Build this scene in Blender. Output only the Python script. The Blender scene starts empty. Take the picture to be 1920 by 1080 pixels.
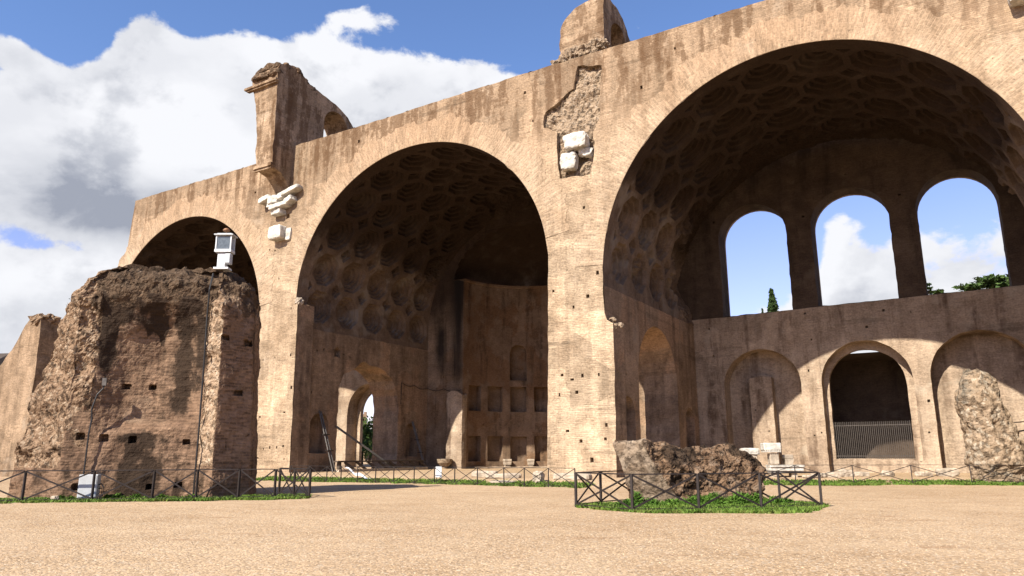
import bpy, math, random
import numpy as np
from mathutils import Matrix, Vector, geometry
random.seed(7)
RNG = np.random.default_rng(11)
S = bpy.context.scene
COL = S.collection
PI = math.pi

# ------------------------------------------------------------------ camera
cam_d = bpy.data.cameras.new("camera")
cam = bpy.data.objects.new("camera", cam_d)
COL.objects.link(cam)
F_PX = 1375.43
cam_d.sensor_width = 36.0
cam_d.lens = F_PX / 1920.0 * 36.0
cam_d.clip_start = 0.1
cam_d.clip_end = 4000.0
_r = Vector((0.85290955, 0.52205221, -0.00260571))
_u = Vector((0.11735885, -0.1868683, 0.97534975))
_f = Vector((-0.50869657, 0.83219092, 0.2206492))
cam.matrix_world = Matrix(((_r.x, _u.x, -_f.x, 45.2098), (_r.y, _u.y, -_f.y, -40.4386), (_r.z, _u.z, -_f.z, 1.65), (0, 0, 0, 1)))
S.camera = cam

# ------------------------------------------------------------------ exposure, sun, sky
EXPOSURE = 1.32
ALB = .66
S.view_settings.view_transform = 'Standard'
S.view_settings.look = 'None'
S.view_settings.gamma = 1.0
S.view_settings.exposure = EXPOSURE
S.view_settings.use_curve_mapping = False
SUN_TRAVEL = Vector((2.3, 17.37, -14.75)).normalized()
sun_d = bpy.data.lights.new("sun", 'SUN')
sun_d.energy = 4.6
sun_d.angle = math.radians(0.5)
sun_d.color = (1.0, 0.93, 0.82)
sun = bpy.data.objects.new("sun", sun_d)
COL.objects.link(sun)
sun.rotation_euler = SUN_TRAVEL.to_track_quat('-Z', 'Y').to_euler()
SUN_EL = math.asin(-SUN_TRAVEL.z)
SUN_AZ = math.atan2(-SUN_TRAVEL.x, -SUN_TRAVEL.y)


class NT:
    """small helper for node trees"""
    def __init__(self, tree):
        self.t = tree
        self.x = 0

    def n(self, kind, **kw):
        nd = self.t.nodes.new(kind)
        self.x += 20
        nd.location = (self.x, 0)
        for k, v in kw.items():
            setattr(nd, k, v)
        return nd

    def put(self, sock, v):
        if isinstance(v, bpy.types.NodeSocket):
            self.t.links.new(v, sock)
        elif v is not None:
            if sock.type == 'RGBA' and not hasattr(v, '__len__'):
                v = (v, v, v, 1)
            if sock.type == 'RGBA' and len(v) == 3:
                v = (*v, 1)
            sock.default_value = v

    def m(self, op, a, b=None, c=None, clamp=False):
        nd = self.n('ShaderNodeMath', operation=op, use_clamp=clamp)
        for i, v in enumerate((a, b, c)):
            if v is not None:
                self.put(nd.inputs[i], v)
        return nd.outputs[0]

    def mix(self, f, a, b, mode='MIX'):
        nd = self.n('ShaderNodeMix', data_type='RGBA', blend_type=mode)
        self.put(nd.inputs[0], f)
        self.put(nd.inputs[6], a)
        self.put(nd.inputs[7], b)
        return nd.outputs[2]

    def ss(self, v, lo, hi, a=0.0, b=1.0):
        nd = self.n('ShaderNodeMapRange', interpolation_type='SMOOTHSTEP')
        self.put(nd.inputs[0], v)
        for i, q in enumerate((lo, hi, a, b)):
            self.put(nd.inputs[i + 1], q)
        return nd.outputs[0]

    def vec(self, x, y, z):
        nd = self.n('ShaderNodeCombineXYZ')
        for i, v in enumerate((x, y, z)):
            self.put(nd.inputs[i], v)
        return nd.outputs[0]

    def noise(self, vec, scale, detail=4.0, rough=0.55, dist=0.0):
        nd = self.n('ShaderNodeTexNoise')
        self.put(nd.inputs['Vector'], vec)
        self.put(nd.inputs['Scale'], scale)
        nd.inputs['Detail'].default_value = detail
        nd.inputs['Roughness'].default_value = rough
        nd.inputs['Distortion'].default_value = dist
        return nd.outputs[0]

    def vor(self, vec, scale, feature='F1'):
        nd = self.n('ShaderNodeTexVoronoi', feature=feature)
        self.put(nd.inputs['Vector'], vec)
        nd.inputs['Scale'].default_value = scale
        return nd.outputs

    def vmul(self, v, k):
        nd = self.n('ShaderNodeVectorMath', operation='MULTIPLY')
        self.put(nd.inputs[0], v)
        nd.inputs[1].default_value = k
        return nd.outputs[0]


# ---- world: Nishita sky with cumulus placed by compass bearing and height
W = bpy.data.worlds.new("World")
S.world = W
W.use_nodes = True
wt = W.node_tree
wt.nodes.clear()
N = NT(wt)
sky = N.n('ShaderNodeTexSky', sky_type='NISHITA')
sky.sun_disc = False
sky.sun_elevation = SUN_EL
sky.sun_rotation = SUN_AZ
sky.air_density = 1.0
sky.dust_density = 0.3
sky.ozone_density = 2.0
d = N.n('ShaderNodeTexCoord').outputs['Generated']
sp = N.n('ShaderNodeSeparateXYZ')
N.put(sp.inputs[0], d)
uu = N.m('ARCTAN2', sp.outputs[0], sp.outputs[1])
vv = N.m('ARCSINE', sp.outputs[2])


def blob(u0, v0, su, sv, amp):
    a = N.m('POWER', N.m('ABSOLUTE', N.m('DIVIDE', N.m('SUBTRACT', uu, u0), su)), 2.0)
    b = N.m('POWER', N.m('ABSOLUTE', N.m('DIVIDE', N.m('SUBTRACT', vv, v0), sv)), 2.0)
    return N.m('MULTIPLY', N.m('EXPONENT', N.m('MULTIPLY', N.m('ADD', a, b), -1.0)), amp)


def addup(lst):
    r = lst[0]
    for q in lst[1:]:
        r = N.m('ADD', r, q)
    return r


SKY_K = 0.082
cl_noise = N.noise(N.vmul(d, (1.0, 1.0, 1.35)), 5.2, 9.0, 0.56, 0.15)
cl_fine = N.noise(N.vmul(d, (1.0, 1.0, 1.4)), 15.0, 8.0, 0.62, 0.25)
bias = addup([
    blob(-1.06, .42, .085, .085, .40), blob(-1.17, .37, .10, .06, .40), blob(-.92, .40, .17, .10, .42), blob(-.72, .42, .17, .085, .42), blob(-.58, .45, .08, .055, .34),
    blob(-1.05, .50, .028, .045, .20), blob(-.86, .50, .05, .035, .16),
    blob(-1.02, .28, .3, .06, .34), blob(-1.10, .215, .12, .03, .26), blob(-.98, .22, .05, .03, .2), blob(-1.10, .15, .3, .06, .30), blob(-.75, .30, .2, .12, .3),
    blob(-1.19, .445, .035, .018, .30), blob(-1.17, .50, .05, .012, .12),
    blob(-1.145, .485, .06, .05, -.40), blob(-1.125, .238, .06, .016, -.20), blob(-.55, .63, .5, .065, -.22), blob(-.95, .60, .10, .05, -.3),
    blob(-.36, .57, .12, .05, .10), blob(-.78, .565, .06, .02, .16),
    blob(-.22, .13, .09, .05, .34), blob(-.10, .18, .06, .10, .34), blob(.02, .15, .09, .095, .36), blob(-.22, .27, .06, .06, -.40), blob(.02, .33, .1, .05, -.30), blob(-.10, .35, .05, .03, -.25), blob(-.16, .26, .02, .05, -.2),
])
dens = N.m('ADD', N.m('ADD', N.m('MULTIPLY', cl_noise, 0.85), N.m('MULTIPLY', cl_fine, 0.36)), N.m('SUBTRACT', bias, .06))
mask = N.ss(dens, 0.63, 0.71)
thick = N.ss(dens, 0.70, 1.15)
grey = addup([blob(-.98, .285, .20, .042, .70), blob(-.82, .33, .14, .04, .40), blob(-1.12, .30, .12, .04, .45), blob(-1.12, .09, .3, .05, .3), blob(-.03, .19, .16, .06, .05)])
cl_soft = N.noise(N.vmul(d, (1.0, 1.0, 1.8)), 7.0, 5.0, 0.5)
dof = N.n('ShaderNodeVectorMath', operation='ADD')
N.put(dof.inputs[0], d)
dof.inputs[1].default_value = (-.030, -.020, .034)
relief = N.m('SUBTRACT', N.m('ADD', N.m('MULTIPLY', N.noise(N.vmul(dof.outputs[0], (1.0, 1.0, 1.35)), 5.2, 9.0, 0.56, 0.15), .85), N.m('MULTIPLY', N.noise(N.vmul(dof.outputs[0], (1.0, 1.0, 1.5)), 16.0, 6.0, 0.6, 0.2), .18)), N.m('ADD', N.m('MULTIPLY', cl_noise, .85), N.m('MULTIPLY', cl_fine, .18)))
grey = N.m('MULTIPLY', grey, N.ss(N.noise(N.vmul(d, (1.0, 1.0, 2.2)), 6.0, 7.0, .58, .3), .32, .66, .45, 1.15))
shade = N.m('ADD', N.m('ADD', N.m('MULTIPLY', N.m('SUBTRACT', N.ss(cl_soft, .36, .66), .25), 0.30), N.m('MULTIPLY', N.ss(relief, -.03, .14), .50)), grey, clamp=True)
shade = N.m('MULTIPLY', shade, N.ss(thick, 0.0, .5, .5, 1.0))
CK = 1.0 / (2 ** EXPOSURE)
white = tuple(c * CK for c in (.95, .96, 1.0))
greyc = tuple(c * CK for c in (.37, .40, .48))
cloud = N.mix(shade, white, greyc)
tint = N.mix(N.ss(vv, .18, .50), (SKY_K * 1.02, SKY_K * .84, SKY_K * 1.03), (SKY_K * .80, SKY_K * .88, SKY_K * 1.08))
skyc = N.mix(1.0, sky.outputs[0], tint, 'MULTIPLY')
mx = N.mix(mask, skyc, cloud)
bg = N.n('ShaderNodeBackground')
N.put(bg.inputs[0], mx)
bg.inputs[1].default_value = 1.0
out = N.n('ShaderNodeOutputWorld')
wt.links.new(bg.outputs[0], out.inputs[0])

# ------------------------------------------------------------------ numpy noise
_P = RNG.permutation(256)
_P = np.concatenate([_P, _P, _P])
_G = RNG.normal(size=(256, 3))
_G /= np.linalg.norm(_G, axis=1)[:, None]


def perlin(p):
    p = np.asarray(p, float)
    i = np.floor(p).astype(int)
    f = p - i
    w = f * f * f * (f * (f * 6 - 15) + 10)
    i &= 255
    r = 0
    for dx in (0, 1):
        for dy in (0, 1):
            for dz in (0, 1):
                h = _P[_P[_P[i[:, 0] + dx] + i[:, 1] + dy] + i[:, 2] + dz] & 255
                g = (_G[h] * (f - np.array([dx, dy, dz]))).sum(1)
                k = (w[:, 0] if dx else 1 - w[:, 0]) * (w[:, 1] if dy else 1 - w[:, 1]) * (w[:, 2] if dz else 1 - w[:, 2])
                r = r + g * k
    return r * 1.6


def fbm(p, scale, octs=4, rough=.5):
    p = np.asarray(p, float) * scale
    a, r = 1.0, 0
    for k in range(octs):
        r = r + a * perlin(p + 17.3 * k)
        p = p * 2.03
        a *= rough
    return r


def sstep(v, a, b):
    t = np.clip((v - a) / (b - a), 0, 1)
    return t * t * (3 - 2 * t)


# ------------------------------------------------------------------ object helpers
def link(o, parent=None):
    COL.objects.link(o)
    if parent is not None:
        o.parent = parent
    return o


def tag(o, label=None, cat=None, group=None, kind=None):
    if label: o['label'] = label
    if cat: o['category'] = cat
    if group: o['group'] = group
    if kind: o['kind'] = kind
    return o


def empty(name, loc=(0, 0, 0), rz=0.0, **kw):
    o = bpy.data.objects.new(name, None)
    o.location = loc
    o.rotation_euler = (0, 0, rz)
    o.empty_display_size = .3
    link(o)
    return tag(o, **kw)


def mesh(name, verts, faces, mat, parent=None, smooth=False, uv=None, attrs=None):
    me = bpy.data.meshes.new(name)
    me.from_pydata([tuple(v) for v in np.asarray(verts, float).tolist()], [], [tuple(f) for f in faces])
    if smooth:
        me.polygons.foreach_set('use_smooth', [True] * len(me.polygons))
    if uv is not None:
        l = me.uv_layers.new(name='UVMap')
        idx = np.zeros(len(me.loops), dtype=np.int32)
        me.loops.foreach_get('vertex_index', idx)
        l.data.foreach_set('uv', np.asarray(uv, float)[idx].astype(np.float32).ravel())
    for k, v in (attrs or {}).items():
        a = me.attributes.new(k, 'FLOAT', 'POINT')
        a.data.foreach_set('value', np.asarray(v, np.float32))
    if isinstance(mat, (list, tuple)):
        for q in mat: me.materials.append(q)
    else:
        me.materials.append(mat)
    me.update()
    o = bpy.data.objects.new(name, me)
    return link(o, parent)


class MB:
    """collects simple shapes into one mesh"""
    def __init__(self):
        self.v, self.f = [], []

    def add(self, v, f):
        b = len(self.v)
        self.v += [tuple(q) for q in v]
        self.f += [tuple(i + b for i in q) for q in f]
        return self

    def box(self, c, s, rz=0.0, taper=1.0, bev=0.0):
        c = Vector(c)
        R = Matrix.Rotation(rz, 3, 'Z')
        v = []
        hx, hy, hz = s[0] / 2, s[1] / 2, s[2] / 2
        if bev <= 0:
            for z, k in ((-hz, 1), (hz, taper)):
                for x, y in ((-hx, -hy), (hx, -hy), (hx, hy), (-hx, hy)):
                    v.append(c + R @ Vector((x * k, y * k, z)))
            f = [(3, 2, 1, 0), (4, 5, 6, 7)] + [(i, (i + 1) % 4, 4 + (i + 1) % 4, 4 + i) for i in range(4)]
            return self.add(v, f)
        b = bev
        ring = lambda e: [(-hx + b, -hy + e), (hx - b, -hy + e), (hx - e, -hy + b), (hx - e, hy - b), (hx - b, hy - e), (-hx + b, hy - e), (-hx + e, hy - b), (-hx + e, -hy + b)]
        for z, e in ((-hz, b * .8), (-hz + b, 0), (hz - b, 0), (hz, b * .8)):
            for x, y in ring(e):
                v.append(c + R @ Vector((x, y, z)))
        f = [tuple(range(7, -1, -1)), tuple(range(24, 32))]
        for k in range(3):
            for i in range(8):
                f.append((k * 8 + i, k * 8 + (i + 1) % 8, k * 8 + 8 + (i + 1) % 8, k * 8 + 8 + i))
        return self.add(v, f)

    def bar(self, a, b, w, h=None, up=(0, 0, 1)):
        """square bar from a to b"""
        h = h or w
        a, b = Vector(a), Vector(b)
        t = (b - a).normalized()
        u = Vector(up)
        s = t.cross(u)
        if s.length < 1e-3:
            s = t.cross(Vector((1, 0, 0)))
        s.normalize()
        u = s.cross(t)
        v = []
        for p in (a, b):
            for i, j in ((-1, -1), (1, -1), (1, 1), (-1, 1)):
                v.append(p + s * (i * w / 2) + u * (j * h / 2))
        return self.add(v, [(0, 1, 2, 3), (7, 6, 5, 4)] + [(i, 4 + i, 4 + (i + 1) % 4, (i + 1) % 4) for i in range(4)])

    def tube(self, pts, r, n=8):
        pts = [Vector(p) for p in pts]
        rs = r if hasattr(r, '__len__') else [r] * len(pts)
        v = []
        for i, p in enumerate(pts):
            t = (pts[min(i + 1, len(pts) - 1)] - pts[max(i - 1, 0)]).normalized()
            s = t.cross(Vector((0, 0, 1)))
            if s.length < 1e-3: s = t.cross(Vector((1, 0, 0)))
            s.normalize()
            u = s.cross(t)
            for k in range(n):
                a = 2 * PI * k / n
                v.append(p + (s * math.cos(a) + u * math.sin(a)) * rs[i])
        f = []
        for i in range(len(pts) - 1):
            for k in range(n):
                f.append((i * n + k, i * n + (k + 1) % n, (i + 1) * n + (k + 1) % n, (i + 1) * n + k))
        f += [tuple(range(n - 1, -1, -1)), tuple((len(pts) - 1) * n + k for k in range(n))]
        return self.add(v, f)

    def lathe(self, c, prof, n=20):
        v, f = [], []
        for r, z in prof:
            for k in range(n):
                a = 2 * PI * k / n
                v.append((c[0] + r * math.cos(a), c[1] + r * math.sin(a), c[2] + z))
        for i in range(len(prof) - 1):
            for k in range(n):
                f.append((i * n + k, i * n + (k + 1) % n, (i + 1) * n + (k + 1) % n, (i + 1) * n + k))
        f += [tuple(range(n - 1, -1, -1)), tuple((len(prof) - 1) * n + k for k in range(n))]
        return self.add(v, f)

    def build(self, name, mat, parent=None, smooth=False):
        return mesh(name, self.v, self.f, mat, parent, smooth)


def vnormals(v, f):
    n = np.zeros_like(v)
    for q in (np.array([t for t in f if len(t) == 4], int), np.array([t for t in f if len(t) == 3], int)):
        if len(q) == 0: continue
        fn = np.cross(v[q[:, 2]] - v[q[:, 0]], v[q[:, -1]] - v[q[:, 1]]) if q.shape[1] == 4 else np.cross(v[q[:, 1]] - v[q[:, 0]], v[q[:, 2]] - v[q[:, 0]])
        for k in range(q.shape[1]):
            np.add.at(n, q[:, k], fn)
    return n / (np.linalg.norm(n, axis=1)[:, None] + 1e-9)


def grid_faces(nu, nv, closed_v=False):
    f = []
    for i in range(nu - 1):
        for j in range(nv if closed_v else nv - 1):
            f.append((i * nv + j, i * nv + (j + 1) % nv, (i + 1) * nv + (j + 1) % nv, (i + 1) * nv + j))
    return f


# ------------------------------------------------------------------ polygons with openings
def dense(poly, step, jit=0.0, seed=0):
    out = []
    n = len(poly)
    for i in range(n):
        a, b = np.array(poly[i], float), np.array(poly[(i + 1) % n], float)
        k = max(1, int(np.linalg.norm(b - a) / step))
        for j in range(k):
            p = a + (b - a) * j / k
            out.append(p)
    out = np.array(out)
    if jit > 0:
        q = np.concatenate([out, np.full((len(out), 1), seed * 3.7 + .31)], 1)
        out = out + jit * np.stack([fbm(q, 1.3, 3), fbm(q + 31.7, 1.3, 3)], 1)
    return out


def inside(p, poly):
    x, y = p[:, 0], p[:, 1]
    r = np.zeros(len(p), bool)
    n = len(poly)
    for i in range(n):
        x0, y0 = poly[i]
        x1, y1 = poly[(i + 1) % n]
        if y0 == y1: continue
        c = (y0 > y) != (y1 > y)
        r ^= c & (x < (x1 - x0) * (y - y0) / (y1 - y0) + x0)
    return r


def cdt(outer, holes, pts=None):
    V, Eg = [], []
    for lp in [outer] + holes:
        b = len(V)
        V += [Vector((float(p[0]), float(p[1]))) for p in lp]
        Eg += [(b + i, b + (i + 1) % len(lp)) for i in range(len(lp))]
    if pts is not None and len(pts):
        V += [Vector((float(p[0]), float(p[1]))) for p in pts]
    r = geometry.delaunay_2d_cdt(V, Eg, [], 0, 1e-5)
    v = np.array([(q.x, q.y) for q in r[0]])
    t = np.array([q for q in r[2] if len(q) == 3], int)
    c = v[t].mean(1)
    ok = inside(c, outer)
    for h in holes:
        ok &= ~inside(c, h)
    t = t[ok]
    e1, e2 = v[t[:, 1]] - v[t[:, 0]], v[t[:, 2]] - v[t[:, 0]]
    flip = (e1[:, 0] * e2[:, 1] - e1[:, 1] * e2[:, 0]) < 0
    t[flip] = t[flip][:, ::-1]
    return v, t


def arch(x0, x1, z0, zs, rise=None, n=20):
    """arched opening outline: sill z0, spring zs"""
    r = (x1 - x0) / 2
    rise = rise or r
    xc = (x0 + x1) / 2
    return [(x0, z0), (x1, z0)] + [(xc + r * math.cos(PI * i / n), zs + rise * math.sin(PI * i / n)) for i in range(n + 1)]


def rect(x0, x1, z0, z1):
    return [(x0, z0), (x1, z0), (x1, z1), (x0, z1)]


def reveal(name, poly, depth, fn, mat, parent, back=True, rough=0.0, step=0.35, backmat=None, d0=0.0, splay=0.0):
    """jambs (and closed back) of an opening"""
    n = len(poly)
    pc = poly.mean(0)
    layers = max(2, int(depth / 1.2) + 1)
    V, Fc = [], []
    for k in range(layers):
        d = d0 + (depth - d0) * k / (layers - 1)
        q = poly + (pc - poly) * (splay * k / (layers - 1))
        V += [fn(p[0], p[1], d) for p in q]
    for k in range(layers - 1):
        for i in range(n):
            j = (i + 1) % n
            Fc.append((k * n + i, k * n + j, (k + 1) * n + j, (k + 1) * n + i))
    if back:
        q = poly + (pc - poly) * splay
        lo, hi = q.min(0), q.max(0)
        gx, gy = np.meshgrid(np.arange(lo[0] + step / 2, hi[0], step), np.arange(lo[1] + step / 2, hi[1], step))
        pts = np.stack([gx.ravel(), gy.ravel()], 1)
        pts = pts[inside(pts, q)] if len(pts) else pts
        if rough > 0 and len(pts):
            pts = pts + RNG.uniform(-.2, .2, pts.shape) * step
        v, t = cdt(q, [], pts)
        b = len(V)
        dd = np.full(len(v), depth, float)
        if rough > 0:
            p3 = np.array([fn(p[0], p[1], depth) for p in v])
            dd += rough * (fbm(p3, .7, 5, .6)) - rough * .2
            dd[:n] = depth
        V += [fn(p[0], p[1], e) for p, e in zip(v, dd)]
        Fc += [tuple(b + i for i in q) for q in t]
    return mesh(name, V, Fc, mat, parent)


def wall(name, outer, holes, fn, mat, parent, pts=None, jit=0.03, step=.45):
    """flat or curved wall sheet; holes = dicts(poly, depth, name, back, mat, jit, rough)"""
    od = dense(outer, step, jit, 1)
    hp = []
    for i, h in enumerate(holes):
        hp.append(dense(h['poly'], h.get('step', .35), h.get('jit', jit), i + 2))
    v, t = cdt(od, hp, pts)
    V = [fn(p[0], p[1], 0.0) for p in v]
    Fc = [tuple(q) for q in t]
    # small sockets belong to the wall mesh itself
    for h, p in zip(holes, hp):
        if h.get('own'): continue
        n = len(p)
        b = len(V)
        V += [fn(q[0], q[1], 0.0) for q in p] + [fn(q[0], q[1], h['depth']) for q in p]
        Fc += [(b + i, b + (i + 1) % n, b + n + (i + 1) % n, b + n + i) for i in range(n)]
        Fc.append(tuple(b + n + i for i in range(n)))
    o = mesh(name, V, Fc, mat, parent)
    for h, p in zip(holes, hp):
        if h.get('own'):
            r = reveal(h['own'], p, h['depth'], fn, h.get('mat', mat), o, h.get('back', True), h.get('rough', 0.0), h.get('bstep', .6), splay=h.get('splay', 0.0))
            if h.get('label'): r['label'] = h['label']
    return o


def sockets(lst, s=.22, depth=.45):
    s *= .72
    """putlog sockets left in the brickwork"""
    out = []
    for x, z in lst:
        a, b = s * random.uniform(.3, .75), s * random.uniform(.3, .8)
        out.append(dict(poly=[(x - a, z - b), (x + a, z - b * .9), (x + a * .9, z + b), (x - a * .95, z + b)], depth=depth, jit=.02, step=1.0))
    return out


# ------------------------------------------------------------------ materials
def new_mat(name):
    m = bpy.data.materials.new(name)
    m.use_nodes = True
    m.node_tree.nodes.clear()
    n = NT(m.node_tree)
    bs = n.n('ShaderNodeBsdfPrincipled')
    o = n.n('ShaderNodeOutputMaterial')
    m.node_tree.links.new(bs.outputs[0], o.inputs[0])
    bs.inputs['Specular IOR Level'].default_value = .12
    return m, n, bs


def bumpit(n, bs, h, dist, strength=1.0):
    b = n.n('ShaderNodeBump')
    n.put(b.inputs['Height'], h)
    b.inputs['Distance'].default_value = dist
    b.inputs['Strength'].default_value = strength
    n.put(bs.inputs['Normal'], b.outputs[0])


def plain(name, col, rough=.6, metal=0.0, var=.25, scale=6.0, bump=0.0, spec=.3, alb=None):
    col = tuple(c * (ALB if alb is None else alb) for c in col)
    m, n, bs = new_mat(name)
    P = n.n('ShaderNodeTexCoord').outputs['Object']
    f = n.noise(P, scale, 5, .6)
    n.put(bs.inputs['Base Color'], n.mix(n.ss(f, .3, .7), tuple(c * (1 - var) for c in col), tuple(c * (1 + var) for c in col)))
    bs.inputs['Roughness'].default_value = rough
    bs.inputs['Metallic'].default_value = metal
    bs.inputs['Specular IOR Level'].default_value = spec
    if bump: bumpit(n, bs, f, bump)
    return m


def masonry(name, c1, c2, dark, pale, course=.085, stain=.6, palek=.4, pitk=.5, bump=.03, uv=False, zstain=None, soot=None, brickc=.35, patch=None, crsk=.35, blotch=None, attr=None, alb=None, zone=None, topdark=None, rep=0.0, finek=1.0, midk=.6, palet=.56):
    """weathered Roman brick facing; stains are drips with a shape of their own"""
    q_ = ALB if alb is None else alb
    c1, c2, dark, pale = [tuple(c * q_ for c in k_) for k_ in (c1, c2, dark, pale)]
    if patch: patch = (tuple(c * q_ for c in patch[0]), patch[1])
    m, n, bs = new_mat(name)
    tc = n.n('ShaderNodeTexCoord')
    P = tc.outputs['Object']
    s = n.n('ShaderNodeSeparateXYZ')
    n.put(s.inputs[0], P)
    if uv:
        s2 = n.n('ShaderNodeSeparateXYZ')
        n.put(s2.inputs[0], tc.outputs['UV'])
        U, Z = s2.outputs[0], s2.outputs[1]
    else:
        U, Z = n.m('ADD', s.outputs[0], s.outputs[1]), s.outputs[2]
    wob = n.m('MULTIPLY', n.m('SUBTRACT', n.noise(P, .6, 3), .5), .12)
    Zw = n.m('ADD', Z, wob)
    bt = n.n('ShaderNodeTexBrick')
    n.put(bt.inputs['Vector'], n.vec(U, Zw, 0.0))
    n.put(bt.inputs['Color1'], .18)
    n.put(bt.inputs['Color2'], .82)
    n.put(bt.inputs['Mortar'], .62)
    bt.inputs['Scale'].default_value = 1.0
    bt.inputs['Mortar Size'].default_value = course * .16
    bt.inputs['Brick Width'].default_value = course * 3.4
    bt.inputs['Row Height'].default_value = course
    big = n.noise(P, .13, 5, .6)
    mid = n.noise(P, .75, 7, .65)
    fine = n.noise(P, 8.0, 5, .65)
    crs = n.noise(n.vec(n.m('MULTIPLY', U, 1.6), n.m('MULTIPLY', Zw, 11.0), 0.0), 1.0, 3, .7)
    streak = n.noise(n.vec(n.m('MULTIPLY', s.outputs[0], .85), n.m('MULTIPLY', s.outputs[1], .85), n.m('MULTIPLY', s.outputs[2], .10)), 1.0, 6, .62)
    col = n.mix(n.ss(n.m('ADD', n.m('MULTIPLY', big, .5), n.m('MULTIPLY', mid, .5)), .36, .64), c1, c2)
    if patch:
        col = n.mix(n.m('MULTIPLY', n.ss(n.noise(P, .22, 6, .62, .4), .50, .56), patch[1]), col, patch[0])
    if zone:        # weathered darker brick high on the wall
        zz_ = n.ss(n.m('ADD', s.outputs[2], n.m('MULTIPLY', n.m('SUBTRACT', n.m('ADD', mid, streak), 1.0), 9.0)), zone[0], zone[1])
        col = n.mix(n.m('MULTIPLY', zz_, .75), col, tuple(c * q_ for c in zone[2]))
    if topdark:     # darker towards the top, with a ragged lower limit
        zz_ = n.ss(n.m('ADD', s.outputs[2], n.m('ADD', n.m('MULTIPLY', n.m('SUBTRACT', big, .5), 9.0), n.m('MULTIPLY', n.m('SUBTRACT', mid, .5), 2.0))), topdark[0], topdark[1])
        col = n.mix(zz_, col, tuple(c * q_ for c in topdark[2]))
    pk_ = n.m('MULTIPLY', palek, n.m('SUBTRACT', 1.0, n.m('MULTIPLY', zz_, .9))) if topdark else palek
    g = n.m('ADD', n.m('MULTIPLY', n.m('SUBTRACT', bt.outputs[0], .5), brickc), n.m('MULTIPLY', n.m('SUBTRACT', crs, .5), crsk))
    g = n.m('ADD', g, n.m('MULTIPLY', n.m('SUBTRACT', fine, .5), finek))
    g = n.m('ADD', g, n.m('MULTIPLY', n.m('SUBTRACT', mid, .5), midk))
    g = n.m('MAXIMUM', n.m('ADD', g, 1.0), .25)
    gv = n.n('ShaderNodeCombineColor')
    for i in range(3): n.put(gv.inputs[i], g)
    col = n.mix(1.0, col, gv.outputs[0], 'MULTIPLY')
    if rep:         # patches of later re-facing and horizontal levelling bands
        vo = n.n('ShaderNodeTexVoronoi', distance='CHEBYCHEV')
        n.put(vo.inputs['Vector'], n.vec(n.m('MULTIPLY', U, .21), n.m('MULTIPLY', Zw, .34), 0.0))
        vo.inputs['Scale'].default_value = 1.0
        vs = n.n('ShaderNodeSeparateColor')
        n.put(vs.inputs[0], vo.outputs['Color'])
        rg = n.m('ADD', 1.0, n.m('MULTIPLY', n.m('SUBTRACT', vs.outputs[0], .5), rep * .45))
        bnd = n.ss(n.noise(n.vec(n.m('MULTIPLY', U, .12), n.m('MULTIPLY', Zw, 1.5), 3.0), 1.0, 3, .6), .60, .68)
        rg = n.m('SUBTRACT', rg, n.m('MULTIPLY', bnd, rep * .35))
        vst = n.noise(n.vec(n.m('MULTIPLY', U, 1.9), n.m('MULTIPLY', Zw, .07), 7.0), 1.0, 5, .6)
        rg = n.m('ADD', rg, n.m('MULTIPLY', n.m('SUBTRACT', vst, .5), rep * 1.1))
        rv = n.n('ShaderNodeCombineColor')
        for i in range(3): n.put(rv.inputs[i], rg)
        col = n.mix(1.0, col, rv.outputs[0], 'MULTIPLY')
    # pale lime bloom
    col = n.mix(n.m('MULTIPLY', n.ss(n.noise(P, .45, 6, .62), palet, palet + .14), pk_), col, pale)
    # drip stains
    st = n.ss(streak, .50, .66)
    if zstain:
        zm = n.ss(n.m('ADD', s.outputs[2], n.m('MULTIPLY', n.m('SUBTRACT', streak, .5), 6.0)), zstain[0], zstain[1])
        st = n.m('MAXIMUM', n.m('MULTIPLY', st, n.m('MULTIPLY', zm, zstain[2])), n.m('MULTIPLY', n.ss(streak, .62, .78), stain * .4))
    else:
        st = n.m('MULTIPLY', st, stain)
    st = n.m('MULTIPLY', st, n.ss(n.noise(P, 1.6, 5, .65), .36, .58, .25, 1.0))
    col = n.mix(st, col, dark)
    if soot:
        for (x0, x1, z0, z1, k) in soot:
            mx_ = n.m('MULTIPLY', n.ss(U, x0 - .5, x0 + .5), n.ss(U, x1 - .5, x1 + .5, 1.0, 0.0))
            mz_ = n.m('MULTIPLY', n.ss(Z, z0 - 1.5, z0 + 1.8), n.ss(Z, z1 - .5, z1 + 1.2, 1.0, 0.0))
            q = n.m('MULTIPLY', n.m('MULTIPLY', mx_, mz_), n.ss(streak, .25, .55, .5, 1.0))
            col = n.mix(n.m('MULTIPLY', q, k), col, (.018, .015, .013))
    if blotch:      # rough darker brick where the outer skin has flaked off
        bz = n.noise(n.vec(n.m('MULTIPLY', s.outputs[0], .95), n.m('MULTIPLY', s.outputs[1], .95), n.m('MULTIPLY', s.outputs[2], .20)), 1.0, 5, .62)
        bz2 = n.noise(P, 2.3, 5, .7)
        bm = n.ss(n.m('ADD', bz, n.m('MULTIPLY', n.m('SUBTRACT', bz2, .5), .45)), blotch[2], blotch[2] + .09)
        bm = n.m('MULTIPLY', bm, n.ss(n.m('ADD', s.outputs[2], n.m('MULTIPLY', n.m('SUBTRACT', mid, .5), 5.0)), blotch[0], blotch[1]))
        bm = n.m('MULTIPLY', bm, n.ss(fine, .3, .6, .45, 1.0))
        col = n.mix(n.m('MULTIPLY', bm, .8), col, dark)
    if attr:
        at = n.n('ShaderNodeAttribute', attribute_name=attr)
        sm = n.ss(n.m('ADD', at.outputs['Fac'], n.m('MULTIPLY', n.m('SUBTRACT', n.noise(P, 1.7, 6, .7), .5), 1.3)), .35, .65)
        col = n.mix(n.m('MULTIPLY', sm, .9), col, dark)
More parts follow.
